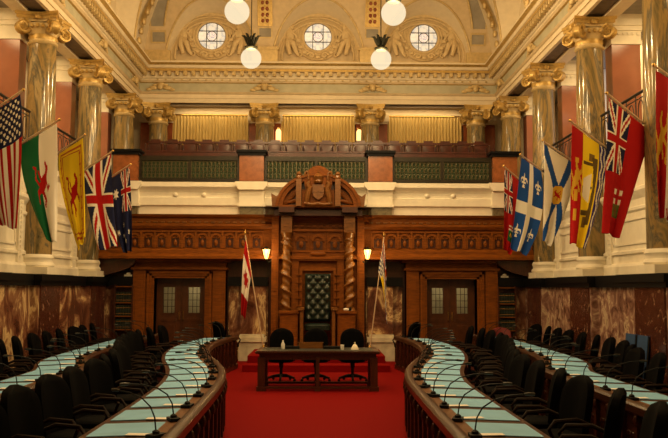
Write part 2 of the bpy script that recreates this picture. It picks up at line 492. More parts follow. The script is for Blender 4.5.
# ---- cove / vault above the cornice
def cove_c(z):
    Rr = 3.9; t = max(0, min(z - 8.95, Rr - 1e-4))
    return (Rr - math.sqrt(Rr * Rr - t * t)) * 1.0
ZT = 12.5
def bay(mb, o, u, inn, width, a=1.50, b=2.05, zc=9.0, m=0):
    """one cove bay with an elliptical lunette opening; o = centre foot point, u along wall, inn = into room"""
    o, u, inn = V(*o), V(*u), V(*inn)
    N = 32; K = 5; hw = width / 2
    def P(x, z, extra=0.0): return o + u * x + inn * (cove_c(z) + extra) + V(0, 0, z)
    rows = []
    for i in range(N + 1):
        th = PI * i / N
        ex, ez = a * cos(th), zc + b * sin(th)
        # outer boundary point on the rectangle
        dx, dz = cos(th) , sin(th)
        if i in (0, N): bx, bz = (hw if i == 0 else -hw), zc
        else:
            t1 = hw / abs(dx) if abs(dx) > 1e-6 else 1e9
            t2 = (ZT - zc) / dz
            t = min(t1, t2); bx, bz = dx * t, zc + dz * t
        rows.append([P(ex + (bx - ex) * k / K, ez + (bz - ez) * k / K) for k in range(K + 1)])
    vs = [p for r_ in rows for p in r_]; fs = []
    for i in range(N):
        for k in range(K):
            q_ = i * (K + 1) + k
            fs.append((q_, q_ + 1, q_ + K + 2, q_ + K + 1))
    mb.add(vs, fs, m)
    # corner fill at top corners is covered by the rays meeting the rectangle; add soffit of the lunette vault
    vs = []; fs = []
    for i in range(N + 1):
        th = PI * i / N; ex, ez = a * cos(th), zc + b * sin(th)
        vs += [P(ex, ez), o + u * (ex * 0.93) + inn * -0.42 + V(0, 0, zc + b * 0.86 * sin(th))]
    for i in range(N): fs.append((2 * i, 2 * i + 2, 2 * i + 3, 2 * i + 1))
    mb.add(vs, fs, 1)
    vs = [o + inn * -0.42 + V(0, 0, zc)]
    for i in range(N + 1):
        th = PI * i / N; vs.append(o + u * (a * 0.93 * cos(th)) + inn * -0.42 + V(0, 0, zc + b * 0.86 * sin(th)))
    mb.add(vs, [(0, i + 1, i + 2) for i in range(N)], 0)
def groin_rib(mb, o, u, inn, a=1.50, b=2.05, zc=9.0, m=2, r=0.035):
    o, u, inn = V(*o), V(*u), V(*inn); pts = []
    for i in range(33):
        th = PI * i / 32; x, z = a * cos(th), zc + b * sin(th)
        pts.append(o + u * x + inn * (cove_c(z) + 0.01) + V(0, 0, z))
    mb.tube(pts, r, 6, m)
CB = 3.43
vault = MB()
for x in (-CB, 0, CB):
    bay(vault, (x, 25.25, 0), (1, 0, 0), (0, -1, 0), CB)
    groin_rib(vault, (x, 25.25, 0), (1, 0, 0), (0, -1, 0))
def cove_strip(mb, o, u, inn, x0, x1):
    o, u, inn = V(*o), V(*u), V(*inn); vs = []
    for i in range(13):
        z = 8.9 + (ZT - 8.9) * i / 12
        for x in (x0, x1): vs.append(o + u * x + inn * cove_c(z) + V(0, 0, z))
    mb.add(vs, [(2 * i, 2 * i + 1, 2 * i + 3, 2 * i + 2) for i in range(12)], 0)
for s in (-1, 1): cove_strip(vault, (0, 25.25, 0), (s, 0, 0), (0, -1, 0), 1.5 * CB, 5.75)
struct(vault.build('wall_back_upper', ['sand', 'cream', 'gilt_cream'], smooth=True))
for s in (-1, 1):
    v2 = MB()
    ys = [22.35 - 3.6 * k for k in range(7)]
    for y in ys:
        bay(v2, (s * 5.62, y, 0), (0, 1, 0), (-s, 0, 0), 3.6)
        groin_rib(v2, (s * 5.62, y, 0), (0, 1, 0), (-s, 0, 0))
    cove_strip(v2, (s * 5.62, 0, 0), (0, 1, 0), (-s, 0, 0), 24.15, 25.3)
    struct(v2.build('wall_' + SIDE[s] + '_upper', ['cream', 'cream', 'gilt_cream'], smooth=True))
struct(MB().box(-6, 6, -3, 26, 12.47, 12.6).build('ceiling', 'sand'))

# ornament of the coves: pilaster panels, coffers
def cove_panel(mb, x0, x1, z0, z1, m, off=0.02, sidewall=0, n=6):
    vs = []
    for i in range(n + 1):
        z = z0 + (z1 - z0) * i / n
        for x in (x0, x1):
            if sidewall: vs.append((sidewall * (5.62 - cove_c(z) - off), x, z))
            else: vs.append((x, 25.25 - cove_c(z) - off, z))
    mb.add(vs, [(2 * i, 2 * i + 1, 2 * i + 3, 2 * i + 2) for i in range(n)], m)
def rim(mb, x0, x1, z0, z1, m, w_=0.035, off=0.05):
    for a in ((x0, x0 + w_, z0, z1), (x1 - w_, x1, z0, z1), (x0, x1, z0, z0 + w_), (x0, x1, z1 - w_, z1)):
        cove_panel(mb, *a, m, off)
t6 = MB()
for s in (-1, 1):
    x = s * CB / 2
    cove_panel(t6, x - 0.235, x + 0.235, 10.22, 12.0, 0, 0.03); rim(t6, x - 0.235, x + 0.235, 10.22, 12.0, 1, 0.05, 0.06)
    for k in range(9):
        z = 10.38 + k * 0.17
        yy = 25.25 - cove_c(z) - 0.05
        for dx in (-0.07, 0.07): t6.sup((x + dx, yy, z), (0.055, 0.03, 0.07), 0.9, 8, 3)
        t6.sup((x, yy, z + 0.08), (0.035, 0.03, 0.04), 0.9, 8, 1)
    cove_panel(t6, x - 0.19, x + 0.19, 9.90, 10.16, 2, 0.03); rim(t6, x - 0.23, x + 0.23, 9.86, 10.2, 4, 0.04, 0.05)
    # plain plinth band under
    t6.box(x - 0.4, x + 0.4, 25.1, 25.25, 8.95, 9.55, 4); t6.box(x - 0.44, x + 0.44, 25.08, 25.25, 9.5, 9.58, 4)
    # corner coffers
    a, b = sorted((s * 4.92, s * 5.32)); cove_panel(t6, a, b, 9.72, 10.02, 2, 0.02); rim(t6, a - .05, b + .05, 9.67, 10.07, 4, 0.05, 0.06)
    vs = []
    for i in range(9):
        z = 10.2 + 1.6 * i / 8
        xi = 4.95 - 0.55 * (i / 8) ** 1.4
        for xx in (xi, 5.36): vs.append((s * xx, 25.25 - cove_c(z) - 0.02, z))
    t6.add(vs, [(2 * i, 2 * i + 1, 2 * i + 3, 2 * i + 2) for i in range(8)], 2)
    for xo in (0, 1):
        pts = []
        for i in range(9):
            z = 10.2 + 1.6 * i / 8; xi = (4.93 - 0.55 * (i / 8) ** 1.4) if xo == 0 else 5.38
            pts.append((s * xi, 25.25 - cove_c(z) - 0.04, z))
        t6.tube(pts, 0.035, 6, 4)
    t6.box(s * 4.9, s * 5.4, 25.14, 25.25, 10.14, 10.2, 4)
    t6.box(s * 4.75, s * 5.6, 25.1, 25.25, 8.95, 9.45, 4)
    # side-cove ornament at the springing between lunettes
    for y in (24.15, 20.55, 16.95):
        cove_panel(t6, y - 0.28, y + 0.28, 9.9, 11.8, 4, 0.03, s); cove_panel(t6, y - 0.2, y + 0.2, 10.0, 11.8, 0, 0.05, s)
        for k in range(6):
            z = 9.45 + 0.3 * k
            t6.sup((s * (5.62 - cove_c(z) - 0.08), y, z), (0.07, 0.13, 0.11), 0.9, 8, 4)
struct(t6.build('trim_6', ['gold', 'gold', 'coffer_grey', 'red_marble', 'gilt_cream'], smooth=True))

# round windows in the lunettes: moulded rings, garlands and figures
ZW = 10.08
YW = 25.67
for k, x in enumerate((-3.50, -0.03, 3.44)):
    m = MB()
    # archivolts of the lunette
    m.arch((x, YW - 0.10, 9.40), (1, 0, 0), (0, 0, 1), (0, 0.12, 0), 1.20, 1.30, -0.15, PI + 0.15, 36)
    m.arch((x, YW - 0.18, 9.40), (1, 0, 0), (0, 0, 1), (0, 0.10, 0), 1.33, 1.42, -0.15, PI + 0.15, 36)
    for rr in (1.17, 1.31, 1.44):
        m.tube([(x + rr * cos(t), YW - 0.14, 9.38 + rr * sin(t)) for t in [-0.1 + (PI + 0.2) * i / 40 for i in range(41)]], 0.035, 8)
    # ring around the window
    for r, rad in ((0.50, 0.05), (0.60, 0.035), (0.74, 0.06)):
        m.tube([(x + r * cos(a), YW - 0.05, ZW + r * sin(a)) for a in [2 * PI * i / 36 for i in range(36)]], rad, 8, 0, True)
    m.arch((x, YW - 0.06, ZW), (1, 0, 0), (0, 0, 1), (0, 0.06, 0), 0.47, 0.72, 0, 2 * PI, 40)
    m.box(x - 0.09, x + 0.09, YW - 0.2, YW, ZW + 0.62, ZW + 0.88)      # keystone
    m.box(x - 1.45, x + 1.45, YW - 0.45, YW, 8.95, 9.12)
    m.box(x - 1.45, x + 1.45, YW - 0.38, YW, 9.12, 9.18)
    o = struct(m.build('window_%d' % (k + 2), 'plaster', smooth=True))
    g = MB()
    g.lathe([(0.455, -0.01), (0.455, 0.01)], (0, 0, 0), 36, ax='y')
    g.build('pane', 'stained_glass', o, loc=(x, YW - 0.02, ZW))
    g = MB(); g.lathe([(0.17, -0.01), (0.17, 0.01)], (0, 0, 0), 24, ax='y')
    g.build('rosette', 'rosette_glass', o, loc=(x, YW - 0.035, ZW))
    g = MB()
    for a in (-0.17, 0.17):
        h = math.sqrt(0.45 ** 2 - a * a)
        g.box(x + a - 0.011, x + a + 0.011, YW - 0.06, YW - 0.03, ZW - h, ZW + h)
        g.box(x - h, x + h, YW - 0.06, YW - 0.03, ZW + a - 0.011, ZW + a + 0.011)
    g.tube([(x + 0.46 * cos(t), YW - 0.04, ZW + 0.46 * sin(t)) for t in [2 * PI * i / 32 for i in range(32)]], 0.022, 6, 0, True)
    g.tube([(x + 0.16 * cos(t), YW - 0.045, ZW + 0.16 * sin(t)) for t in [2 * PI * i / 24 for i in range(24)]], 0.012, 6, 0, True)
    g.build('glazing_bar', 'lead', o)
    # seated plaster figures left and right, holding the ring
    for s in (-1, 1):
        f = MB()
        f.sup((x + s * 0.86, YW - 0.12, ZW + 0.30), (0.085, 0.09, 0.11), 1, 10)           # head
        f.sup((x + s * 0.86, YW - 0.08, ZW + 0.36), (0.10, 0.09, 0.08), 1, 10)            # hair
        f.sup((x + s * 0.90, YW - 0.10, ZW + 0.02), (0.14, 0.10, 0.22), 0.9, 10)          # torso
        f.tube([(x + s * 0.88, YW - 0.12, ZW + 0.14), (x + s * 0.74, YW - 0.16, ZW + 0.04), (x + s * 0.66, YW - 0.12, ZW - 0.12)], [0.055, 0.045, 0.03], 8)
        f.tube([(x + s * 0.92, YW - 0.14, ZW - 0.14), (x + s * 0.80, YW - 0.24, ZW - 0.28), (x + s * 0.70, YW - 0.2, ZW - 0.56), (x + s * 0.62, YW - 0.2, ZW - 0.68)], [0.10, 0.09, 0.065, 0.04], 8)
        f.tube([(x + s * 0.96, YW - 0.12, ZW - 0.12), (x + s * 0.98, YW - 0.22, ZW - 0.34), (x + s * 0.90, YW - 0.2, ZW - 0.64)], [0.10, 0.09, 0.06], 8)
        f.tube([(x + s * 1.0, YW - 0.06, ZW + 0.12), (x + s * 1.12, YW - 0.06, ZW - 0.1), (x + s * 1.14, YW - 0.06, ZW - 0.5)], [0.05, 0.07, 0.05], 8)
        # scrolls between figure and ring
        f.tube([(x + s * (0.60 + 0.10 * cos(t) * (1 - t / 9)), YW - 0.1, ZW - 0.62 + 0.10 * sin(t) * (1 - t / 9)) for t in [i * 0.5 for i in range(17)]], 0.03, 6)
        f.build('plaster_figure', 'plaster', o, True)
    f = MB()
    for j in range(9):
        a = PI + PI * (j + 0.5) / 9
        f.sup((x + 0.66 * cos(a), YW - 0.14, ZW + 0.66 * sin(a) - 0.04), (0.09, 0.05, 0.06), 0.9, 8)
    for s in (-1, 1):
        f.tube([(x + s * (0.22 + 0.13 * cos(t) * (1 - t / 9)), YW - 0.2, ZW - 0.66 + 0.11 * sin(t) * (1 - t / 9)) for t in [i * 0.5 for i in range(17)]], 0.035, 6)
    f.build('garland', 'plaster', o, True)

# ---- back wall of the floor under the gallery, with door openings
m = MB()
for x0, x1 in ((-7.7, -4.28), (-2.95, 2.90), (4.23, 7.7)):
    m.box(x0, x1, YB, YB + 0.3, 0, 4.2)
for x0, x1 in ((-4.28, -2.95), (2.90, 4.23)):
    m.box(x0, x1, YB, YB + 0.3, 2.14, 4.2)
struct(m.build('wall_back', 'mahogany_dark'))
# marble facing either side of the throne and in the corners
m = MB()
for x0, x1 in ((-5.8, -4.8), (-2.34, -1.30), (1.30, 2.26), (4.74, 5.8)):
    m.box(x0, x1, YB - 0.14, YB, 0, 2.02, 0)
for x0, x1 in ((-2.0, -1.34), (1.34, 2.0)):
    m.box(x0, x1, YB - 0.30, YB - 0.14, 0.3, 2.0, 0)
struct(m.build('baseboard_back', ['dado_marble']))
m = MB()
for x0, x1 in ((-5.75, -4.8), (-2.34, -1.30), (1.30, 2.26), (4.74, 5.75)):
    m.box(x0, x1, YB - 0.34, YB, 1.94, 2.18)
struct(m.build('trim_7', 'ledge_black'))
for s in (-1, 1):
    for a, b_, z0, z1, yy in ((1.36, 1.98, 0.32, 0.58, 0.75), (1.36, 1.66, 0.32, 0.66, 0.68)):
        pass
    m = MB()
    m.box(s * 1.34, s * 2.02, YB - 0.62, YB - 0.3, 0.0, 0.50)
    m.box(s * 1.30, s * 2.06, YB - 0.66, YB - 0.3, 0.50, 0.62)
    m.box(s * 1.36, s * 2.0, YB - 0.60, YB - 0.3, 0.62, 0.68)
    struct(m.build('baseboard_pier', 'stone'))

# carved wooden gallery front (frieze) and dark coved underside
FR = [(0.0, 2.62), (0.28, 2.64), (0.28, 2.70), (0.14, 2.78), (0.14, 2.86), (0.06, 2.90), (0.0, 2.92), (0.0, 3.40), (0.06, 3.43), (0.10, 3.50), (0.10, 3.56), (0.05, 3.58), (0.05, 3.70), (0.14, 3.74), (0.18, 3.80), (-0.2, 3.82)]
m = MB()
m.sweep([(-5.66, YG + 0.2), (5.66, YG + 0.2)], [(o + 0.2, z) for o, z in FR], side=-1, mats=[0] * 15)
m.box(-5.66, 5.66, YG + 0.1, YB, 2.60, 3.80)
trim8 = struct(m.build('trim_8', 'mahogany'))
# gothic arcade: one arch per bay of the frieze
a = MB()
na = 32
for i in range(na):
    x = -5.66 + 11.32 * (i + 0.5) / na
    if abs(x) < 1.25: continue
    a.box(x - 0.177, x - 0.150, YG - 0.06, YG, 2.92, 3.38, 0); a.box(x + 0.150, x + 0.177, YG - 0.06, YG, 2.92, 3.38, 0)
    a.arch((x, YG - 0.045, 3.16), (1, 0, 0), (0, 0, 1), (0, 0.045, 0), 0.105, 0.16, 0, PI, 12, 0)
    for sx in (-1, 1):
        a.box(x + sx * 0.13 - 0.025, x + sx * 0.13 + 0.025, YG - 0.045, YG, 2.94, 3.16, 0)
        a.sup((x + sx * 0.06, YG - 0.02, 3.20), (0.03, 0.03, 0.03), 1, 6, 0)
    a.sup((x, YG - 0.02, 3.06), (0.05, 0.03, 0.09), 1, 8, 0)
    a.box(x - 0.10, x + 0.10, YG - 0.006, YG, 2.94, 3.20, 1)
    a.box(x - 0.15, x + 0.15, YG - 0.05, YG, 3.34, 3.38, 0)
a.build('arcade', ['mahogany', 'mahogany_dark'], trim8, True)
# pendant knops under the top moulding
a = MB()
for i in range(60):
    x = -5.55 + 11.1 * i / 59
    if abs(x) < 1.3: continue
    a.box(x - 0.05, x + 0.05, YG - 0.10, YG - 0.04, 3.585, 3.62)
a.build('dentil_course', 'oak', trim8)
# curved brackets of the gallery ends
for s in (-1, 1):
    m = MB()
    poly = [(0, 0), (0, 0.75)] + [(0.95 * sin(t), 0.75 - 0.0 - 0.0 if False else 0.10 + 0.65 * (1 - cos(t)) if False else 0.75) for t in ()] + [(1.0, 0.75), (0.95, 0.55), (0.80, 0.36), (0.55, 0.2), (0.25, 0.07)]
    m.extr(poly, (s * 5.72, YG - 0.05, 1.98 + 0.2), (-s, 0, 0), (0, 0, 0.6), (0, 0.45, 0))
    struct(m.build('trim_bracket', 'mahogany_dark'))

# cream entablature of the gallery front with pedestals' plinths
PX = [-5.03, -1.735, 1.65 + 0.0, 4.95]
m = MB()
CR = [(0, 3.80), (0.0, 4.02), (0.06, 4.06), (0.06, 4.26), (0.02, 4.28), (0.02, 4.40), (0.06, 4.46), (0.16, 4.54), (0.16, 4.66), (-0.1, 4.68)]
m.sweep([(-5.66, YG + 0.1), (5.66, YG + 0.1)], CR, side=-1, mats=[0] * 9)
m.box(-5.65, 5.65, YG + 0.13, YG + 0.4, 3.83, 4.67)
for x in PX:
    m.box(x - 0.33, x + 0.33, YG - 0.06, YG + 0.1, 4.08, 4.46)
    m.extr([(-0.33, 0), (0.33, 0), (0.42, 0.12), (0.42, 0.21), (-0.42, 0.21), (-0.42, 0.12)], (x, YG - 0.16, 4.46), (1, 0, 0), (0, 0, 1), (0, 0.3, 0))
    m.box(x - 0.36, x + 0.36, YG - 0.09, YG + 0.1, 4.02, 4.10)
    m.box(x - 0.31, x + 0.31, YG - 0.03, YG + 0.1, 3.80, 4.02, 1)
for x in (-3.75, -3.0, 2.9, 3.6):
    m.lathe([(0.07, 0), (0.05, -0.03), (0.02, -0.05)], (x, YG + 0.05, 4.33), 10, ax='y')
struct(m.build('trim_9', ['cream_light', 'pier_marble']))

# ================================================================ THINGS
# ---- columns
def volute(mb, cx, cz, r, P, m=0):
    """scroll drawn in local plane then placed by P(a,b,depth)"""
    pts = [P(r * (1 - t / 15.5) * cos(t + PI / 2), r * (1 - t / 15.5) * sin(t + PI / 2), 0) for t in [i * 0.5 for i in range(27)]]
    mb.tube(pts, [0.045 * (1 - i / 34) for i in range(27)], 6, m)
def capital(parent, z, R0):
    c_ = MB()
    c_.lathe([(R0 * 0.86, z - 0.66), (R0 * 0.95, z - 0.64), (R0 * 0.98, z - 0.61), (R0 * 0.88, z - 0.58), (R0 * 0.9, z - 0.42), (R0 * 1.05, z - 0.36), (R0 * 1.2, z - 0.30), (R0 * 1.2, z - 0.24)], n=28, m=1)
    c_.lathe([(R0 * 0.9, z - 0.55), (R0 * 0.93, z - 0.5), (R0 * 0.9, z - 0.45)], n=28, m=0, caps=False)
    h = 0.46
    # abacus with concave sides
    poly = []
    for q_ in range(4):
        a0 = PI / 4 + q_ * PI / 2
        for t in range(7):
            f = t / 7
            p0 = V(cos(a0), sin(a0)) * h * 1.32; p1 = V(cos(a0 + PI / 2), sin(a0 + PI / 2)) * h * 1.32
            p = p0.lerp(p1, f); p *= 1 - 0.22 * sin(PI * f)
            poly.append((p.x, p.y))
    c_.extr(poly, (0, 0, z - 0.14), (1, 0, 0), (0, 1, 0), (0, 0, 0.07), 0)
    c_.extr([(a * 1.06, b * 1.06) for a, b in poly], (0, 0, z - 0.07), (1, 0, 0), (0, 1, 0), (0, 0, 0.07), 0)
    c_.extr([(a * .92, b * .92) for a, b in poly], (0, 0, z - 0.20), (1, 0, 0), (0, 1, 0), (0, 0, 0.06), 1)
    c_.build('capital', ['gold', 'gilt_cream'], parent, True)
    for q_ in range(4):
        a0 = PI / 4 + q_ * PI / 2; u = V(cos(a0), sin(a0), 0); n_ = V(-sin(a0), cos(a0), 0)
        v_ = MB()
        for sd in (-0.07, 0.07):
            P = lambda a, b, d_: u * (h * 1.02 + a) + n_ * sd + V(0, 0, z - 0.31 + b)
            volute(v_, 0, 0, 0.155, P)
        # drum between the two faces
        vs = []; fs = []
        for i in range(16):
            t = 2 * PI * i / 16
            for sd in (-0.06, 0.06):
                vs.append(u * (h * 1.02 + 0.13 * cos(t)) + n_ * sd + V(0, 0, z - 0.31 + 0.13 * sin(t)))
        for i in range(16):
            j = (i + 1) % 16; fs.append((2 * i, 2 * j, 2 * j + 1, 2 * i + 1))
        fs += [tuple(2 * i for i in range(16)), tuple(2 * i + 1 for i in range(16))]
        v_.add(vs, fs)
        v_.sup(tuple(u * (h * 1.02) + V(0, 0, z - 0.31)), (0.05, 0.1, 0.05), 1, 8, 0, Matrix.Rotation(a0, 3, 'Z'))
        v_.build('volute', 'gold', parent, True)
    # festoon flower in the middle of each side
    f_ = MB()
    for q_ in range(4):
        a0 = q_ * PI / 2
        f_.sup((cos(a0) * h * 0.78, sin(a0) * h * 0.78, z - 0.10), (0.07, 0.07, 0.07), 1, 8)
        for k in (-1, 0, 1):
            a1 = a0 + k * 0.3
            f_.sup((cos(a1) * R0 * 1.15, sin(a1) * R0 * 1.15, z - 0.30), (0.05, 0.05, 0.06), 1, 6)
    f_.build('flower', 'gold', parent, True)
def make_column(z0, zc, R0=0.325, base=True, name='marble_column'):
    t = thing(name, 'x', 'column')
    h = zc - 0.66
    prof = [(R0, z0)] if base else [(R0, z0)]
    for i in range(9):
        f = i / 8; prof.append((R0 * (1 - 0.14 * f ** 1.6), z0 + (0.42 if base else 0.0) + (h - z0 - (0.42 if base else 0)) * f))
    prof[0] = (R0, prof[1][1] - 0.001)
    MB().lathe(prof, n=32).build('shaft', 'column_marble', t, True)
    if base:
        b = MB()
        b.box(-0.385, 0.385, -0.385, 0.385, z0, z0 + 0.15)
        b.lathe([(0.37, z0 + 0.15), (0.39, z0 + 0.19), (0.37, z0 + 0.24), (0.35, z0 + 0.25), (0.345, z0 + 0.29), (0.355, z0 + 0.32), (0.37, z0 + 0.35), (0.355, z0 + 0.39), (0.34, z0 + 0.42)], n=32)
        b.build('base', 'cream_light', t, True)
    capital(t, zc, R0)
    return t
cp = Proto(make_column(2.16, 7.72))
for s in (-1, 1):
    for k, y in enumerate(COLY[1:]):
        where = {20.6: 'farthest of the full-height columns, next to the gallery front', 17.0: 'between the farthest and the nearest ones', 13.4: 'nearest the camera at the picture edge'}[y]
        cp.put((s * 5.93, y, 0), 0, 'veined marble column with gilt scroll capital on %s wall, %s' % (SIDE[s], where), 'column', 'tall columns along the side walls')
cp = Proto(make_column(4.75, 7.72, base=False))
for s in (-1, 1):
    cp.put((s * 5.93, 24.2, 0), 0, 'short marble column at the %s rear corner, on the side wall behind the gallery end' % SIDE[s], 'column', 'columns behind the rear gallery')
lab = {-5.12: 'gallery column in the left corner, right beside the side-wall corner column', -1.72: 'gallery column left of centre between two gold curtains', 1.66: 'gallery column right of centre between two gold curtains', 5.08: 'gallery column in the right corner, beside the side-wall corner column'}
for x, l in lab.items():
    cp.put((x, 25.38, 0), 0, 'short veined marble ' + l, 'column', 'columns behind the rear gallery')

# ---- pink piers of the side galleries
def make_pier():
    t = thing('marble_pier', 'x', 'pier')
    MB().box(0.0, 0.62, -0.2, 0.2, 4.5, 7.24).build('shaft', 'pink_marble', t)
    b = MB(); b.box(-0.02, 0.65, -0.23, 0.23, 7.20, 7.28); b.box(-0.02, 0.64, -0.22, 0.22, 7.28, 7.5)
    b.box(-0.02, 0.68, -0.26, 0.26, 7.5, 7.6); b.box(-0.02, 0.72, -0.3, 0.3, 7.6, 7.85)
    for k in range(6): b.box(0.02 + k * 0.105, 0.07 + k * 0.105, -0.25, -0.22, 7.40, 7.45)
    b.build('capital', 'cream_light', t)
    return t
pp = Proto(make_pier())
for s in (-1, 1):
    for y, wh in ((24.3, 'farthest, by the gallery corner'), (20.7, 'behind the far tall column'), (17.1, 'behind the middle tall column'), (13.5, 'behind the nearest column')):
        o = pp.put((s * 6.39, y, 0), 0, 'polished pink marble pier of the %s side gallery, %s' % (SIDE[s], wh), 'pier', 'pink piers of the side galleries')
        if s < 0: o.rotation_euler = (0, 0, PI)

# ---- iron railings on the side parapets
def railing(s, y0, y1, label):
    t = thing('iron_railing', label, 'railing', (s * 6.02, y0, 4.55), 0, 'railings of the side galleries')
    L = y1 - y0
    MB().tube([(0, 0, 1.0), (0, L, 1.0)], 0.03, 8).build('handrail', 'iron', t)
    MB().box(-0.03, 0.03, 0, L, 0, 0.34).build('base_plate', 'iron', t)
    b = MB(); b.tube([(0, 0, 0.9), (0, L, 0.9)], 0.012, 6)
    n_ = int(L / 0.45)
    for i in range(n_ + 1):
        y = L * i / n_
        b.tube([(0, y, 0), (0, y, 1.0)], 0.012, 6)
        if i < n_:
            c0 = y + L / n_ / 2
            b.tube([(0, c0 + 0.13 * cos(a), 0.62 + 0.24 * sin(a)) for a in [2 * PI * j / 14 for j in range(14)]], 0.01, 5, 0, True)
    b.build('baluster_panel', 'iron', t)
for s in (-1, 1):
    railing(s, 17.45, 20.2, 'black iron gallery railing between the two farther %s columns' % SIDE[s])
    railing(s, 13.85, 16.6, 'black iron gallery railing between the two nearer %s columns' % SIDE[s])
    # stair handrail seen behind
    t = thing('stair_handrail', 'sloping black stair handrail in the %s side gallery' % SIDE[s], 'handrail', (s * 6.9, 15.0, 4.75))
    MB().tube([(-0.3 * s, 0, 0.35), (0.25 * s, 0.9, 1.0)], 0.035, 8).build('handrail', 'iron', t)
    b = MB(); b.tube([(-0.3 * s, 0, 0), (-0.3 * s, 0, 0.35)], 0.03, 8); b.tube([(0.25 * s, 0.9, 0), (0.25 * s, 0.9, 1.0)], 0.03, 8)
    b.build('post', 'iron', t)

# ---- gallery front: marble pedestals, grilles, seats, curtains, sconces
def make_pedestal():
    t = thing('marble_pedestal', 'x', 'pedestal')
    MB().box(-0.32, 0.32, -0.16, 0.2, 4.68, 5.36).build('block', 'orange_marble', t)
    b = MB(); b.box(-0.40, 0.40, -0.24, 0.26, 5.44, 5.50); b.box(-0.36, 0.36, -0.2, 0.22, 5.36, 5.44)
    b.build('cap', 'ledge_black', t)
    return t
pp = Proto(make_pedestal())
for x, l in zip(PX, ('at the far left end of the gallery', 'left of the throne pediment', 'right of the throne pediment', 'at the far right end of the gallery')):
    pp.put((x, YG, 0), 0, 'orange marble pedestal with black cap %s' % l, 'pedestal', 'pedestals of the gallery front')
def grille(x0, x1, label):
    t = thing('gallery_grille', label, 'grille', ((x0 + x1) / 2, YG + 0.02, 4.68), 0, 'metal grilles of the gallery front')
    L = x1 - x0; h = L / 2
    f = MB(); f.box(-h, h, -0.04, 0.04, 0, 0.08); f.box(-h, h, -0.04, 0.04, 0.56, 0.68); f.box(-0.04, 0.04, -0.035, 0.035, 0.08, 0.56)
    f.box(-h, -h + 0.06, -0.04, 0.04, 0.08, 0.56); f.box(h - 0.06, h, -0.04, 0.04, 0.08, 0.56)
    f.build('frame', 'grille', t)
    b = MB(); n_ = max(8, int(round(L / 0.105)))
    for i in range(n_ + 1):
        x = -h + L * i / n_
        b.box(x - 0.008, x + 0.008, -0.02, -0.005, 0.08, 0.56)
    for i in range(n_):
        x = -h + L * (i + 0.5) / n_
        for z in (0.16, 0.32, 0.48):
            b.tube([(x + 0.04 * cos(a), -0.012, z + 0.06 * sin(a)) for a in [2 * PI * j / 8 for j in range(8)]], 0.009, 4, 0, True)
    b.build('tracery', 'grille_gold', t)
    MB().box(-h, h, 0.02, 0.03, 0.06, 0.58).build('backing', 'grille_back', t)
grille(-4.70, -2.07, 'dark green pierced grille in the left bay of the gallery front')
grille(-1.40, 1.32, 'dark green pierced grille in the middle bay above the throne')
grille(1.98, 4.62, 'dark green pierced grille in the right bay of the gallery front')
MBr = MB()
MBr.box(-4.6, 4.55, YG + 0.32, YG + 0.46, 5.40, 5.52); MBr.box(-4.6, 4.55, YG + 0.30, YG + 0.48, 5.52, 5.56); MBr.box(-4.6, 4.55, YG + 0.38, YG + 0.42, 4.7, 5.40)
tag(MBr.build('gallery_shelf', 'seat_red'), 'long dark red wooden shelf rail behind the gallery grilles', 'shelf')
def make_seat():
    t = thing('gallery_chair', 'x', 'seat')
    b = MB(); b.box(-0.19, 0.19, -0.04, 0.04, 0.36, 0.78); b.box(-0.235, 0.235, -0.06, 0.03, 0.76, 0.82); b.box(-0.13, 0.13, -0.06, 0.03, 0.82, 0.87); b.sup((0, -0.05, 0.57), (0.17, 0.03, 0.17), 0.4, 12)
    b.build('backrest', 'seat_red', t, True)
    MB().sup((0, -0.22, 0.36), (0.18, 0.2, 0.06), 0.4, 12).build('seat', 'seat_red', t, True)
    for sx in (-1, 1):
        a_ = MB(); a_.box(sx * 0.21 - 0.02, sx * 0.21 + 0.02, -0.4, 0.04, -0.3, 0.66); a_.sup((sx * 0.21, -0.2, 0.68), (0.024, 0.22, 0.03), 0.6, 8)
        a_.build('armrest', 'mahogany_dark', t)
    return t
sp = Proto(make_seat())
for i in range(20):
    x = -4.56 + i * 0.48
    sp.put((x, YG + 1.35, 5.17), 0, 'dark red gallery seat, %s from the left in the row under the curtains' % ORD[i], 'seat', 'seats in the rear gallery')
def curtain(x0, x1, label):
    t = thing('gold_curtain', label, 'curtain', ((x0 + x1) / 2, 26.38, 4.9), 0, 'gold curtains at the back of the gallery')
    L = x1 - x0; h = L / 2; nf = int(L / 0.105); N = nf * 8
    vs = []; rnd = [random.uniform(0.7, 1.3) for _ in range(nf + 2)]
    for i in range(N + 1):
        x = -h + L * i / N; ph = i / 8
        dpt = 0.035 * rnd[int(ph)] * sin(2 * PI * ph)
        for z in (0.0, 0.9, 1.8, 2.60, 2.70): vs.append((x, dpt * (1.0 if z < 2.6 else 0.6), z))
    for k in range(N + 1): vs += []
    fs = [(i * 5 + k, (i + 1) * 5 + k, (i + 1) * 5 + k + 1, i * 5 + k + 1) for i in range(N) for k in range(4)]
    m_ = MB(); m_.add(vs, fs); o = m_.build('cloth', 'curtain_gold', t, True)
    md = o.modifiers.new('thickness', 'SOLIDIFY'); md.thickness = 0.008
    MB().tube([(-h - 0.04, -0.02, 2.72), (h + 0.04, -0.02, 2.72)], 0.022, 8).build('rod', 'brass', t)
curtain(-4.86, -2.33, 'pleated gold curtain in the left bay behind the gallery seats')
curtain(-1.33, 1.22, 'pleated gold curtain in the middle bay behind the gallery seats')
curtain(2.28, 4.80, 'pleated gold curtain in the right bay behind the gallery seats')
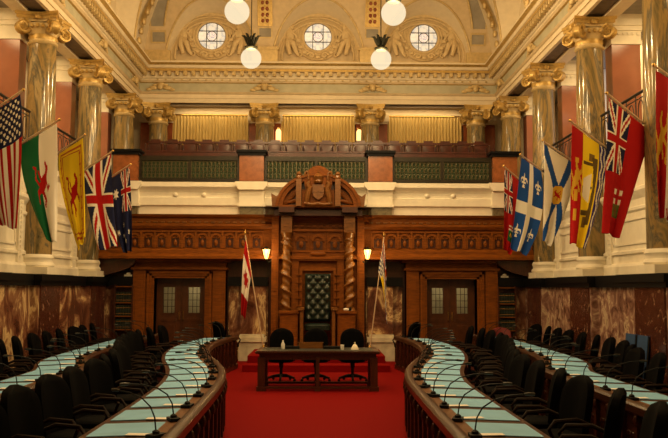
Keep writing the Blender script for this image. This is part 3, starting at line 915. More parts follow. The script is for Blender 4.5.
def gsconce(x, label):
    t = thing('wall_lamp', label, 'lamp', (x, 26.28, 6.9), 0, 'lamps on the gallery back wall')
    MB().box(-0.05, 0.05, -0.02, 0.02, -0.3, 0.3).build('backplate', 'brass', t)
    MB().lathe([(0.05, -0.22), (0.09, -0.15), (0.09, 0.15), (0.05, 0.22)], (0, -0.12, 0), 12).build('lamp_shade', 'shade_glass', t, True)
gsconce(-1.32, 'glowing amber wall lamp right of the left-centre gallery column')
gsconce(1.90 - 0.55, 'small amber wall lamp left of the right-centre gallery column')

# ---- globe pendants
GLOBE_W = 375
def make_globe():
    t = thing('globe_pendant', 'x', 'lamp')
    MB().lathe([(0.25 * sin(PI * i / 20) + 1e-4, -0.25 * cos(PI * i / 20)) for i in range(21)], n=32).build('glass_globe', 'globe_glass', t, True)
    b = MB(); b.lathe([(0.13, 0.22), (0.16, 0.25), (0.16, 0.28), (0.09, 0.30), (0.06, 0.36), (0.09, 0.44), (0.04, 0.50), (0.03, 0.56)], n=20)
    for k in range(6):
        a = 2 * PI * k / 6; u = V(cos(a), sin(a), 0)
        b.tube([u * 0.07 + V(0, 0, 0.34), u * 0.12 + V(0, 0, 0.46), u * 0.17 + V(0, 0, 0.55), u * 0.235 + V(0, 0, 0.56)], [0.035, 0.045, 0.03, 0.008], 6)
    b.build('crown', 'bronze', t, True)
    MB().tube([(0, 0, 0.5), (0, 0, 4.95)], 0.012, 8).build('rod', 'metal_dark', t)
    return t
gp = Proto(make_globe())
for y in (19.0, 15.7, 12.4, 9.1):
    for s in (-1, 1):
        wh = {19.0: 'lower and farther', 15.7: 'higher and nearer', 12.4: 'just overhead out of the frame,', 9.1: 'overhead behind the framed pair, third', 5.8: 'overhead near the camera,', 2.5: 'overhead closest to the camera,'}[y]
        gp.put((s * 1.575 - 0.045, y, 7.43), 0, 'round glowing glass globe lamp hanging on the %s, %s one' % (SIDE[s], wh), 'lamp', 'globe pendants down the room')
        point('globe_light', (s * 1.575 - 0.045, y, 7.43), GLOBE_W, 0.0)

# ---- side gallery globe (right, seen beside the pier)
t = thing('aisle_globe_lamp', 'small white globe lamp seen through the right gallery beside the window', 'lamp', (7.2, 18.0, 6.85))
MB().lathe([(0.15 * sin(PI * i / 14) + 1e-4, -0.15 * cos(PI * i / 14)) for i in range(15)], n=20).build('glass_globe', 'aisle_globe', t, True)
MB().tube([(0, 0, 0.15), (0, 0, 1.0)], 0.015, 6).build('rod', 'metal_dark', t)
for s in (-1, 1):
    for y in (11.5, 15.2, 18.8, 22.6):  # added fill panels under the aisle ceilings, without any fitting
        area('aisle_fill', (s * 7.15, y, 7.8), 0.6, 1.6, 40)
for x in (-3.4, 0, 3.4):  # invented fill lights that brighten the rear gallery and its curtains
    point('gallery_fill', (x, 22.9, 7.3), 14, 0.15)
    area('gallery_fill', (x, 26.08, 7.9), 2.4, 0.3, 11)

# ---- doors in the back wall
def door_unit(xc, sx, side):
    x0, x1 = xc - 0.665, xc + 0.665
    f = MB()
    yf = YG + 0.08
    # broad pilasters, lintel, cornice
    for a, b in ((xc - 1.21, x0), (x1, xc + 1.21)):
        f.box(a, b, yf + 0.10, YB, 0.0, 2.30)
    f.box(xc - 1.21, xc + 1.21, yf + 0.10, YB, 2.14, 2.56)
    f.box(xc - 1.21, xc - 0.88, yf + 0.04, YB, 0.0, 2.38); f.box(xc + 0.88, xc + 1.21, yf + 0.04, YB, 0.0, 2.38)
    f.box(xc - 1.14, xc - 0.95, yf + 0.02, YB, 0.35, 2.25); f.box(xc + 0.95, xc + 1.14, yf + 0.02, YB, 0.35, 2.25)
    f.box(xc - 1.26, xc + 1.26, yf - 0.02, YB, 2.36, 2.42); f.box(xc - 1.34, xc + 1.34, yf - 0.06, YB, 2.56, 2.63)
    for k, (w_, dy) in enumerate(((0.0, 0.08), (0.06, 0.05), (0.12, 0.02))):
        f.box(x0 - 0.06 - w_, x0 - w_, yf + dy, YB, 0, 2.14 + w_ + 0.06); f.box(x1 + w_, x1 + 0.06 + w_, yf + dy, YB, 0, 2.14 + w_ + 0.06)
        f.box(x0 - 0.06 - w_, x1 + 0.06 + w_, yf + dy, YB, 2.14 + w_, 2.20 + w_)
    o = struct(f.build('door_%d' % (1 if side < 0 else 2), 'mahogany'))
    # vestibule behind
    v = MB(); v.box(x0 - 0.4, x1 + 0.4, YB + 1.9, YB + 2.0, 0, 2.6); v.box(x0 - 0.5, x0 - 0.4, YB + 0.3, YB + 2.0, 0, 2.6); v.box(x1 + 0.4, x1 + 0.5, YB + 0.3, YB + 2.0, 0, 2.6); v.box(x0 - 0.5, x1 + 0.5, YB + 0.3, YB + 2.0, 2.6, 2.7)
    struct(v.build('wall_lobby', 'cream_light'))
    point('lobby_light', (xc + 0.2, YB + 1.3, 2.2), 5, 0.1, (1.0, 0.78, 0.42))
    for k in (-1, 1):
        a, b = (x0, xc) if k < 0 else (xc, x1)
        a += 0.003; b -= 0.003
        L = MB(); y0, y1 = YB + 0.04, YB + 0.10
        gx0, gx1 = (a + b) / 2 - 0.15, (a + b) / 2 + 0.15
        L.box(a, gx0, y0, y1, 0.02, 2.138); L.box(gx1, b, y0, y1, 0.02, 2.138)
        L.box(xc - 0.02, xc + 0.02, y1, y1 + 0.02, 0.02, 2.138); L.box(gx0, gx1, y0, y1, 1.90, 2.138); L.box(gx0, gx1, y0, y1, 0.02, 1.22)
        L.box(gx0 - 0.05, gx1 + 0.05, y0 - 0.02, y0, 1.0, 1.08); L.box(gx0, gx1, y0 - 0.02, y0, 0.25, 0.9)
        for q_ in ((gx0 - 0.03, gx0, 1.19, 1.93), (gx1, gx1 + 0.03, 1.19, 1.93), (gx0, gx1, 1.19, 1.22), (gx0, gx1, 1.90, 1.93)):
            L.box(q_[0], q_[1], y0 - 0.015, y0, q_[2], q_[3])
        lf = L.build('door_leaf', 'door_wood', o)
        g = MB(); g.box(gx0, gx1, y0 + 0.025, y0 + 0.032, 1.22, 1.90); g.build('glass_pane', 'door_glass', lf)
        g = MB()
        for i in (1, 2): g.box(gx0 + 0.11 * i - 0.006, gx0 + 0.11 * i + 0.006, y0 + 0.01, y0 + 0.045, 1.22, 1.90)
        for i in (1, 2, 3): g.box(gx0, gx1, y0 + 0.01, y0 + 0.045, 1.22 + 0.17 * i - 0.006, 1.22 + 0.17 * i + 0.006)
        g.build('glazing_bar', 'mahogany_dark', lf)
        h = MB(); hx = b - 0.05 if k < 0 else a + 0.05
        h.tube([(hx, y0, 1.02), (hx, y0 - 0.05, 1.04), (hx, y0 - 0.05, 1.26), (hx, y0, 1.28)], 0.012, 6); h.build('door_handle', 'brass', lf, True)
door_unit(-3.615, 1, -1)
door_unit(3.565, 1, 1)

# ---- bookcases beside the doors
def bookcase(x, label, gl):
    t = thing('bookcase', label, 'bookcase', (x, YB - 0.16, 0))
    f = MB()
    f.box(-0.24, -0.21, -0.28, 0, 0, 1.96); f.box(0.21, 0.24, -0.28, 0, 0, 1.96); f.box(-0.24, 0.24, -0.02, 0, 0, 1.96)
    f.build('case', 'mahogany_dark', t)
    for z in (0.08, 0.43, 0.78, 1.13, 1.48, 1.90): MB().box(-0.21, 0.21, -0.26, -0.02, z, z + 0.025).build('shelf', 'mahogany', t)
    b0 = MB(); b0.box(-0.031, 0.031, -0.2, 0, 0, 0.27); b0.box(-0.0325, 0.0325, -0.203, -0.18, 0.05, 0.065, 1); b0.box(-0.0325, 0.0325, -0.203, -0.18, 0.2, 0.215, 1)
    bp = Proto(tag(b0.build('law_book', ['book_green', 'brass']), 'x', 'book'))
    for z, sh in ((0.805, 'lower'), (1.155, 'middle'), (1.505, 'upper')):
        for k in range(6):
            bp.put((x - 0.17 + 0.068 * k, YB - 0.20, z), 0, 'green law book, %s from left on %s shelf of the %s' % (ORD[k], sh, gl), 'book', 'law books in the ' + gl)
bookcase(-5.05, 'narrow dark bookcase of law books left of the left double doors', 'bookcase by the left doors')
bookcase(5.00, 'narrow dark bookcase of law books right of the right double doors', 'bookcase by the right doors')
for s in (-1, 1):
    t = MB(); t.box(-0.10, 0.10, -0.03, 0.03, 0, 0.05); t.sup((0, 0, 0.07), (0.06, 0.05, 0.04), 0.8, 8)
    o = t.build('ceiling_card' if False else 'ledge_ornament', 'cream_light', loc=(s * 4.98, YB - 0.26, 2.18))  # small pale object of unclear kind, a plain block and knob
    tag(o, 'small white ornament on the black ledge beside the %s door frame' % SIDE[s], 'ornament')

# ---- speaker's throne with canopy
TH = thing('canopied_throne', 'tall carved wooden throne with twisted columns and arched pediment at the room end', 'throne', (0.02, 20.75, 0.32))
y0 = -0.25; z_ = -0.32
m = MB()
m.box(-1.16, 1.16, 0.15, 0.55, 0, 3.5); 
for s in (-1, 1):
    m.box(s * 1.02, s * 1.20, -0.05, 0.5, 0, 3.42); m.box(s * 0.50, s * 0.68, 0.02, 0.2, 0, 2.55)
    for z0, z1 in ((0.5, 1.4), (1.5, 2.4)):
        m.box(s * 1.06, s * 1.15, -0.07, -0.05, z0, z1)
m.box(-0.68, 0.68, 0.0, 0.2, 2.28, 2.50); m.box(-0.44, 0.44, 0.05, 0.2, 2.02, 2.12)
m.box(-0.48, -0.40, 0.03, 0.2, 0, 2.1); m.box(0.40, 0.48, 0.03, 0.2, 0, 2.1)
for k in range(6): 
    for s in (-1, 1): m.box(s * 0.42, s * 0.56, -0.02, 0.1, 0.9 + 0.2 * k, 0.93 + 0.2 * k)
m.build('back_panel', 'mahogany', TH)
# arcade panel
a = MB(); a.box(-0.72, 0.72, 0.05, 0.2, 2.50, 3.10)
for x in (-0.44, 0, 0.44):
    a.arch((x, 0.0, 2.78), (1, 0, 0), (0, 0, 1), (0, 0.05, 0), 0.12, 0.18, 0, PI, 14)
    a.box(x - 0.20, x - 0.17, 0, 0.05, 2.56, 3.04); a.box(x + 0.17, x + 0.20, 0, 0.05, 2.56, 3.04)
    a.box(x - 0.12, x + 0.12, 0.04, 0.05, 2.56, 2.78, 1)
    a.sup((x, 0.02, 2.70), (0.06, 0.03, 0.10), 1, 8)
a.box(-0.72, 0.72, -0.03, 0.05, 3.04, 3.10); a.box(-0.72, 0.72, -0.03, 0.05, 2.50, 2.55)
a.sup((0, -0.03, 2.46), (0.22, 0.03, 0.05), 0.8, 10)
for k in range(8): a.box(-0.62 + 0.165 * k, -0.54 + 0.165 * k, -0.02, 0.05, 3.17, 3.20)
a.build('arcade_panel', ['mahogany', 'mahogany_dark'], TH, True)
# twisted columns
for s in (-1, 1):
    tc = MB(); vs = []; fs = []; N = 90; K = 16
    for i in range(N + 1):
        z = 0.62 + 2.16 * i / N; tw = 2 * PI * 5.5 * i / N * s
        for k in range(K):
            th = 2 * PI * k / K
            r = 0.112 + 0.020 * cos(2 * (th - tw))
            ox, oy = 0.022 * cos(tw), 0.022 * sin(tw)
            vs.append((s * 0.81 + ox + r * cos(th), -0.10 + oy + r * sin(th), z))
    fs = [(i * K + k, i * K + (k + 1) % K, (i + 1) * K + (k + 1) % K, (i + 1) * K + k) for i in range(N) for k in range(K)]
    fs += [tuple(range(K)), tuple(N * K + k for k in range(K))]
    tc.add(vs, fs)
    o = tc.build('twisted_column', 'oak', TH, True)
    b = MB(); b.box(s * 0.81 - 0.15, s * 0.81 + 0.15, -0.25, 0.1, 0, 0.45); b.lathe([(0.13, 0.45), (0.15, 0.49), (0.12, 0.53), (0.13, 0.58), (0.1, 0.62)], (s * 0.81, -0.1, 0), 16)
    b.build('column_base', 'mahogany', o, True)
    b = MB(); b.lathe([(0.10, 2.78), (0.12, 2.82), (0.10, 2.86), (0.15, 2.98), (0.17, 3.0)], (s * 0.81, -0.1, 0), 16)
    b.box(s * 0.81 - 0.14, s * 0.81 + 0.14, -0.25, 0.12, 3.0, 3.42)
    for k in range(4): b.box(s * 0.81 - 0.10, s * 0.81 + 0.10, -0.265, -0.25, 3.06 + k * 0.085, 3.10 + k * 0.085)
    b.build('column_capital', 'oak', o, True)
# cornice
c = MB()
prof = [(-0.2, 3.42), (0.02, 3.42), (0.04, 3.46), (0.10, 3.49), (0.10, 3.53), (0.18, 3.56), (0.20, 3.62), (-0.2, 3.64)]
c.sweep([(-1.2, 0.5), (-1.2, -0.15), (1.2, -0.15), (1.2, 0.5)], prof, side=-1 if False else 1, mats=[0] * 7)
c.box(-1.14, 1.14, -0.15, 0.5, 3.42, 3.60)
for s in (-1, 1): c.box(s * 0.81 - 0.2, s * 0.81 + 0.2, -0.42, -0.1, 3.50, 3.64)
c.build('cornice', 'mahogany_dark', TH)
# segmental pediment
pd = MB(); Rr = 1.06
pd.arch((0, -0.28, 3.62), (1, 0, 0), (0, 0, 1), (0, 0.36, 0), Rr - 0.14, Rr, 0.06, PI - 0.06, 36, 0, 0.82)
pd.arch((0, -0.33, 3.62), (1, 0, 0), (0, 0, 1), (0, 0.36, 0), Rr - 0.03, Rr + 0.05, 0.06, PI - 0.06, 36, 0, 0.82)
pd.arch((0, -0.10, 3.62), (1, 0, 0), (0, 0, 1), (0, 0.18, 0), 0.0, Rr - 0.1, 0, PI, 30, 1, 0.82)
pd.box(-1.02, 1.02, -0.30, 0.1, 3.62, 3.70)
pd.build('pediment', ['mahogany', 'mahogany_dark'], TH, True)
for s in (-1, 1):
    f = MB()
    f.lathe([(0.05, 3.64), (0.07, 3.8), (0.05, 3.95), (0.08, 4.0), (0.05, 4.05), (0.03, 4.1)][:3] + [(0.05, 3.95)], (0, 0, 0), 8) if False else None
    f.box(s * 0.50 - 0.07, s * 0.50 + 0.07, -0.42, -0.2, 3.66, 4.36); f.lathe([(0.07, 4.36), (0.085, 4.40), (0.06, 4.46), (0.075, 4.50), (0.03, 4.56)], (s * 0.50, -0.31, 0), 10)
    f.build('finial_post', 'oak', TH, True)
    f = MB(); f.extr([(-0.08, 0), (0.08, 0), (0.10, 0.2), (0.13, 0.36), (0.02, 0.28), (-0.11, 0.36), (-0.1, 0.2)], (s * 1.1, -0.3, 3.64), (1, 0, 0), (0, 0, 1), (0, 0.2, 0)); f.build('corner_leaf', 'oak', TH)
    # carved foliage in the pediment halves
    f = MB()
    for k in range(7):
        t_ = k / 6; f.sup((s * (0.60 + 0.26 * t_), -0.15, 4.05 - 0.26 * t_), (0.09, 0.05, 0.08), 0.9, 8)
        f.sup((s * (0.62 + 0.3 * t_), -0.15, 3.82 - 0.06 * t_), (0.07, 0.05, 0.05), 0.9, 8)
    f.build('carved_foliage', 'mahogany', TH, True)
# carved coat of arms in the centre
cr = MB()
cr.extr([(0.36 * cos(t), 0.42 * sin(t)) for t in [PI * 2 * i / 28 for i in range(28)]], (0, -0.30, 4.30), (1, 0, 0), (0, 0, 1), (0, 0.2, 0))
cr.box(-0.42, 0.42, -0.28, -0.1, 3.66, 4.1)
cr.build('crest_ground', 'mahogany', TH, True)
cr = MB()
cr.extr([(-0.15, 0.2), (0.15, 0.2), (0.15, 0.0), (0.11, -0.12), (0, -0.2), (-0.11, -0.12), (-0.15, 0)], (0, -0.38, 4.02), (1, 0, 0), (0, 0, 1), (0, 0.1, 0))
cr.box(-0.14, 0.14, -0.395, -0.38, 4.02, 4.04); cr.box(-0.01, 0.01, -0.395, -0.38, 3.84, 4.2)
cr.lathe([(0.10, 4.26), (0.12, 4.30), (0.10, 4.34), (0.13, 4.42), (0.06, 4.50), (0.02, 4.52), (0.03, 4.56), (0.01, 4.58)], (0, -0.34, 0), 14)
for s in (-1, 1):
    cr.tube([(s * 0.30, -0.36, 3.74), (s * 0.27, -0.38, 3.95), (s * 0.22, -0.38, 4.12), (s * 0.27, -0.38, 4.24), (s * 0.22, -0.40, 4.30)], [0.05, 0.075, 0.06, 0.06, 0.035], 8)
    cr.tube([(s * 0.22, -0.40, 4.10), (s * 0.15, -0.42, 4.16)], [0.03, 0.02], 6)
    cr.tube([(s * (0.30 + 0.05 * cos(t)), -0.32, 4.42 + 0.14 * sin(t)) for t in [i * 0.4 for i in range(10)]], 0.03, 6)
cr.tube([(-0.35, -0.36, 3.74), (-0.15, -0.40, 3.70), (0, -0.38, 3.73), (0.15, -0.40, 3.70), (0.35, -0.36, 3.74)], 0.04, 8)
cr.build('coat_of_arms', 'oak', TH, True)
# tufted back and seat
tf = MB(); NX, NZ = 44, 80; vs = []
for j in range(NZ + 1):
    for i in range(NX + 1):
        x = -0.33 + 0.66 * i / NX; z = 0.72 + 1.22 * j / NZ
        u_ = (x / 0.12); v_ = (z / 0.13)
        puff = abs(cos(PI * (u_ + v_) / 2)) * abs(cos(PI * (u_ - v_) / 2))
        edge = min(1, (0.33 - abs(x)) / 0.05) * min(1, (z - 0.72) / 0.05) * min(1, (1.94 - z) / 0.05)
        vs.append((x, -0.02 - 0.06 * edge - 0.05 * puff * edge, z))
fs = [(j * (NX + 1) + i, j * (NX + 1) + i + 1, (j + 1) * (NX + 1) + i + 1, (j + 1) * (NX + 1) + i) for j in range(NZ) for i in range(NX)]
tf.add(vs, fs); tf.box(-0.33, 0.33, -0.02, 0.06, 0.72, 1.94)
tf.build('tufted_back', 'leather_green', TH, True)
MB().sup((0, -0.30, 0.58), (0.34, 0.30, 0.10), 0.4, 14).build('seat', 'leather_green', TH, True)
for s in (-1, 1):
    a = MB(); a.box(s * 0.36, s * 0.44, -0.6, 0.1, 0, 1.02); a.box(s * 0.34, s * 0.50, -0.66, 0.1, 1.02, 1.08)
    a.build('armrest', 'oak', TH)
    a = MB(); a.box(s * 0.50, s * 0.94, -0.55, -0.26, 0.0, 0.94); a.box(s * 0.46, s * 0.98, -0.6, -0.22, 0.94, 1.00); a.box(s * 0.54, s * 0.90, -0.57, -0.55, 0.12, 0.82)
    a.build('side_stand', 'mahogany', TH)
o = MB(); o.sup((0, 0, 0.035), (0.07, 0.06, 0.035), 0.6, 10, 0); o.sup((0.10, 0, 0.05), (0.04, 0.05, 0.05), 0.7, 8, 1)
tag(o.build('papers_and_hat', ['paper', 'plastic_black'], loc=(0.74, 20.35, 1.32), smooth=True), 'small white and black bundle on the throne right side stand', 'bundle').name = 'small_bundle'

# sconces on the throne sides
def sconce(x, label):
    t = thing('wall_lantern', label, 'lamp', (x, 20.72, 2.76), 0, 'lanterns on the throne sides')
    inn = 1 if x < 0 else -1
    b = MB(); b.tube([(inn * 0.14, 0.0, -0.16), (inn * 0.05, -0.06, -0.22), (0, -0.06, -0.12)], 0.015, 8); b.sup((inn * 0.14, 0.02, -0.14), (0.03, 0.03, 0.08), 0.7, 8)
    b.build('bracket', 'bronze', t, True)
    g = MB(); g.lathe([(0.035, -0.12), (0.075, 0.02), (0.095, 0.12)], (0, -0.06, 0), 6); g.build('lamp_shade', 'sconce_glass', t)
    b = MB()
    for k in range(6):
        a = 2 * PI * k / 6; b.tube([(0.037 * cos(a), -0.06 + 0.037 * sin(a), -0.12), (0.098 * cos(a), -0.06 + 0.098 * sin(a), 0.13)], 0.006, 5)
    b.lathe([(0.105, 0.12), (0.10, 0.145), (0.02, 0.2)], (0, -0.06, 0), 6)
    b.build('lantern_frame', 'bronze', t)
    point('lantern_light', (x, 20.30, 2.78), 13, 0.06, (1.0, 0.6, 0.2))
sconce(-1.31, 'glowing yellow lantern on the left side of the carved throne')
sconce(1.30, 'glowing yellow lantern on the right side of the carved throne')

# ---- clerks' table
tb = thing('clerks_table', 'long dark wooden clerks table standing on the red carpet before the throne', 'table', (0.04, 15.35, 0))
m = MB(); m.box(-1.13, 1.13, -0.5, 0.5, 0.69, 0.74); m.box(-1.15, 1.15, -0.52, 0.52, 0.705, 0.725); m.build('table_top', 'desk_wood', tb)
MB().box(-1.04, 1.04, -0.42, 0.42, 0.74, 0.743).build('leather_inset', 'book_green', tb)
m = MB(); m.box(-1.08, 1.08, -0.42, -0.38, 0.58, 0.69); m.box(-1.08, 1.08, 0.38, 0.42, 0.58, 0.69); m.build('apron', 'mahogany_dark', tb)
for x in (-1.04, 0.0, 1.04):
    for y in (-0.4, 0.4):
        w_ = 0.065 if x else 0.035
        m = MB(); m.box(x - w_, x + w_, y - 0.05, y + 0.05, 0.012, 0.62); m.box(x - w_ - .02, x + w_ + .02, y - 0.07, y + 0.07, 0.012, 0.09); m.build('leg', 'mahogany_dark', tb)
m = MB(); m.box(-1.04, 1.04, -0.43, -0.37, 0.05, 0.09); m.box(-1.04, 1.04, 0.37, 0.43, 0.05, 0.09); m.build('stretcher', 'mahogany_dark', tb)
def small(name, mb, mats, loc, label, cat, smooth=True, group=None):
    return tag(mb.build(name, mats, loc=loc, smooth=smooth), label, cat, group)
m = MB(); m.box(-0.25, 0.25, -0.09, 0.09, 0, 0.035); m.box(-0.25, 0.25, -0.09, -0.07, 0.035, 0.11); m.box(-0.25, 0.25, 0.07, 0.09, 0.035, 0.11); m.box(-0.25, -0.23, -0.09, 0.09, 0.03, 0.11); m.box(0.23, 0.25, -0.09, 0.09, 0.03, 0.11)
small('wooden_tray', m, 'oak', (-0.10, 15.6, 0.743), 'shallow brown wooden tray in the middle of the clerks table', 'tray', False)
m = MB(); m.lathe([(0.03, 0), (0.035, 0.01), (0.035, 0.10), (0.015, 0.14), (0.015, 0.17)], n=14)
small('water_bottle', m, 'paper', (-0.62, 15.3, 0.743), 'small pale bottle on the left part of the clerks table', 'bottle')
m = MB(); m.lathe([(0.075, 0), (0.07, 0.02), (0.05, 0.06), (0.03, 0.09), (0.012, 0.10), (0.012, 0.14)], n=16)
small('desk_bell', m, 'cream_light', (0.74, 15.3, 0.743), 'white bell-shaped object near the right end of the clerks table', 'bell')
m = MB(); m.lathe([(0.03, 0), (0.035, 0.09), (0.033, 0.09)], n=14)
small('drinking_glass', m, 'paper', (0.50, 15.25, 0.743), 'small light tumbler left of the white bell on the clerks table', 'glass')
m = MB(); m.box(-0.16, 0.16, -0.06, 0.06, 0, 0.05)
small('black_book', m, 'plastic_black', (0.30, 15.45, 0.743), 'flat black book right of the wooden tray on the clerks table', 'book', False)
small('black_book', m, 'plastic_black', (-0.47, 15.45, 0.743), 'flat black book left of the wooden tray on the clerks table', 'book', False)

# ---- chairs
def make_chair(name='office_chair', back='leather_black', arm='arm_wood', top=1.06):
    t = thing(name, 'x', 'chair')
    b = MB(); vs = []; NX, NZ = 12, 14; Hh = top - 0.50
    def P(i, j, sd):
        f = j / NZ; z = 0.50 + Hh * f
        w_ = 0.225 + 0.02 * sin(PI * f)
        if f > 0.6: w_ *= math.sqrt(max(0.0, 1 - ((f - 0.6) / 0.405) ** 2.6))
        x = -w_ + 2 * w_ * i / NX
        e_ = (1 - (abs(x) / (w_ + 1e-6)) ** 4)
        yb_ = -0.20 - 0.10 * f + 0.10 * (x / 0.25) ** 2 * 0.5
        th = 0.035 + 0.025 * e_ * (0.6 + 0.4 * sin(PI * f))
        if f > 0.97: th *= 0.5
        return (x, yb_ + sd * th, z)
    for sd in (-1, 1):
        for j in range(NZ + 1):
            for i in range(NX + 1): vs.append(P(i, j, sd))
    n1 = (NX + 1) * (NZ + 1); fs = []
    for sd in (0, 1):
        for j in range(NZ):
            for i in range(NX):
                q_ = sd * n1 + j * (NX + 1) + i; fs.append((q_, q_ + 1, q_ + NX + 2, q_ + NX + 1))
    for j in range(NZ):
        for i in (0, NX):
            q_ = j * (NX + 1) + i; fs.append((q_, q_ + NX + 1, q_ + NX + 1 + n1, q_ + n1))
    for i in range(NX):
        for j in (0, NZ):
            q_ = j * (NX + 1) + i; fs.append((q_, q_ + 1, q_ + 1 + n1, q_ + n1))
    b.add(vs, fs); b.build('backrest', back, t, True)
    MB().sup((0, 0.02, 0.46), (0.26, 0.26, 0.065), 0.45, 14).build('seat', back, t, True)
    for s in (-1, 1):
        a = MB(); a.tube([(s * 0.27, -0.20, 0.62), (s * 0.285, -0.05, 0.68), (s * 0.285, 0.18, 0.67), (s * 0.285, 0.24, 0.60), (s * 0.27, 0.16, 0.44)], [0.018, 0.022, 0.022, 0.018, 0.016], 8)
        a.build('armrest', arm, t, True)
    MB().lathe([(0.03, 0.12), (0.03, 0.28), (0.045, 0.29), (0.045, 0.40)], n=12).build('column', 'metal_dark', t, True)
    b = MB()
    for k in range(5):
        a = 2 * PI * k / 5 + 0.3; u = V(cos(a), sin(a), 0)
        b.tube([V(0, 0, 0.13), u * 0.16 + V(0, 0, 0.12), u * 0.29 + V(0, 0, 0.085)], [0.035, 0.028, 0.02], 6)
        b.sup(tuple(u * 0.29 + V(0, 0, 0.044)), (0.03, 0.03, 0.032), 0.9, 8)
    b.build('star_base', 'plastic_black', t, True)
    return t
# desks: path of the front edge for the right side, mirrored for the left
def smooth_path(P, n=3):
    for _ in range(n):
        Q = [P[0]]
        for a, b in zip(P[:-1], P[1:]):
            Q += [(a[0] * .75 + b[0] * .25, a[1] * .75 + b[1] * .25), (a[0] * .25 + b[0] * .75, a[1] * .25 + b[1] * .75)]
        Q.append(P[-1]); P = Q
    return P
IN = smooth_path([(1.17, 3.0), (1.17, 9.3), (1.22, 10.6), (1.42, 12.0), (1.88, 13.9), (2.10, 15.8), (2.07, 17.4), (1.87, 19.0)])
IN_LEFT = smooth_path([(1.06, 3.0), (1.09, 9.0), (1.18, 10.6), (1.40, 12.0), (1.88, 13.9), (2.10, 15.8), (2.07, 17.4), (1.87, 19.0)])
OUT = smooth_path([(3.22, 5.0), (3.22, 11.0), (3.28, 11.9), (3.70, 13.1), (3.80, 14.5), (3.84, 19.6)])
def along(P, s, d, off):
    """point at arclength d, offset away from the aisle; returns x, y, heading of tangent"""
    L = 0
    for a, b in zip(P[:-1], P[1:]):
        l = math.hypot(b[0] - a[0], b[1] - a[1])
        if L + l >= d or b == P[-1]:
            f = (d - L) / l; tx, ty = (b[0] - a[0]) / l, (b[1] - a[1]) / l
            x, y = a[0] + tx * (d - L) , a[1] + ty * (d - L)
            x, y = x + ty * off, y - tx * off
            ang = math.atan2(-tx, ty)     # rotation about z of local +y to the tangent
            return s * x, y, s * ang
        L += l
def length(P): return sum(math.hypot(b[0] - a[0], b[1] - a[1]) for a, b in zip(P[:-1], P[1:]))
for s in (-1, 1):
    for nm, P in (('inner', IN if s > 0 else IN_LEFT), ('outer', OUT)):
        if nm == 'inner': lab = 'long curving inner desk of carved dark wood on the %s, beside the red aisle' % SIDE[s]
        else: lab = 'long outer desk of dark wood on the %s, nearer the marble wall' % SIDE[s]
        t = thing('desk_row', lab, 'desk', (0, 0, 0), 0, 'rows of members desks')
        path = [(s * x, y) for x, y in P]; sd = -s
        m = MB(); m.sweep(path, [(0.0, 0.05), (0.0, 0.70), (0.05, 0.70), (0.05, 0.05), (0.0, 0.05)], side=sd, mats=[0] * 4, cap=False)
        m.build('front_panel', 'desk_wood', t)
        m = MB(); m.sweep(path, [(0.05, 0.02), (-0.03, 0.02), (-0.03, 0.12), (0.0, 0.14), (0.05, 0.14)], side=sd, mats=[0] * 4, cap=False); m.build('plinth', 'mahogany_dark', t)
        m = MB(); m.sweep(path, [(0.0, 0.66), (-0.05, 0.69), (-0.05, 0.73), (-0.05, 0.76), (-0.03, 0.78), (0.01, 0.79), (0.05, 0.78), (0.05, 0.72), (0.0, 0.66)], side=sd, mats=[0] * 8); m.build('front_rail', 'rail_wood', t, True)
        m = MB(); m.sweep(path, [(0.06, 0.70), (0.06, 0.755), (0.17, 0.755), (0.17, 0.735), (0.77, 0.716), (0.77, 0.68), (0.06, 0.68)], mats=[0, 0, 0, 1, 1, 0], side=sd); m.build('desk_top', ['shelf_wood', 'desk_wood'], t)
        # pilasters and corbels on the front
        m = MB(); D = 0.2; Lp = length(P)
        while D < Lp - 0.1:
            x, y, r = along(P, s, D, -0.02); R_ = Matrix.Rotation(r, 3, 'Z')
            m.box(x - 0.03, x + 0.03, y - 0.035, y + 0.035, 0.12, 0.68, 0, R_, (x, y, 0))
            m.sup((x, y, 0.62), (0.055, 0.045, 0.06), 0.8, 8, 0)
            for k in range(4):
                x, y, r = along(P, s, D + 0.09 + k * 0.07, -0.005)
                m.sup((x, y, 0.46), (0.02, 0.028, 0.03), 0.9, 6, 0)
                m.tube([(x, y, 0.16), (x, y, 0.42)], 0.012, 5, 0)
            D += 0.39
        m.build('carved_pilasters', 'desk_wood', t, True)
        # pedestals under the worktop
        D = 0.6
        while D < Lp:
            m = MB()
            x, y, r = along(P, s, D, 0.42); R_ = Matrix.Rotation(r, 3, 'Z')
            m.box(x - 0.34, x + 0.34, y - 0.02, y + 0.02, 0.012, 0.69, 0, R_, (x, y, 0)); D += 1.56
            m.build('side_panel', 'mahogany_dark', t)

# blotters, papers, microphones, chairs
bl = MB(); bl.box(-0.27, 0.27, -0.30, 0.30, 0, 0.006)
BL = {}
def make_mic():
    t = thing('gooseneck_microphone', 'x', 'microphone')
    b = MB(); b.box(-0.045, 0.045, -0.07, 0.07, 0, 0.03); b.lathe([(0.03, 0.03), (0.028, 0.05), (0.012, 0.06)], n=10); b.build('base', 'plastic_black', t)
    pts = [(0, 0, 0.05), (0.015, 0, 0.15), (0.06, 0, 0.23), (0.15, 0, 0.29), (0.28, 0, 0.325), (0.40, 0, 0.335)]
    MB().tube(pts, 0.006, 6).build('gooseneck', 'plastic_black', t, True)
    b = MB(); b.tube([(0.39, 0, 0.335), (0.42, 0, 0.337), (0.47, 0, 0.335)], [0.009, 0.014, 0.012], 8); b.build('mic_head', 'metal_dark', t, True)
    return t
mic = Proto(make_mic())
chair = Proto(make_chair())
b0 = tag(bl.build('desk_blotter', 'blotter_teal'), 'x', 'blotter'); bpro = Proto(b0)
ps = MB(); ps.box(-0.11, 0.11, -0.045, 0.045, 0, 0.004)
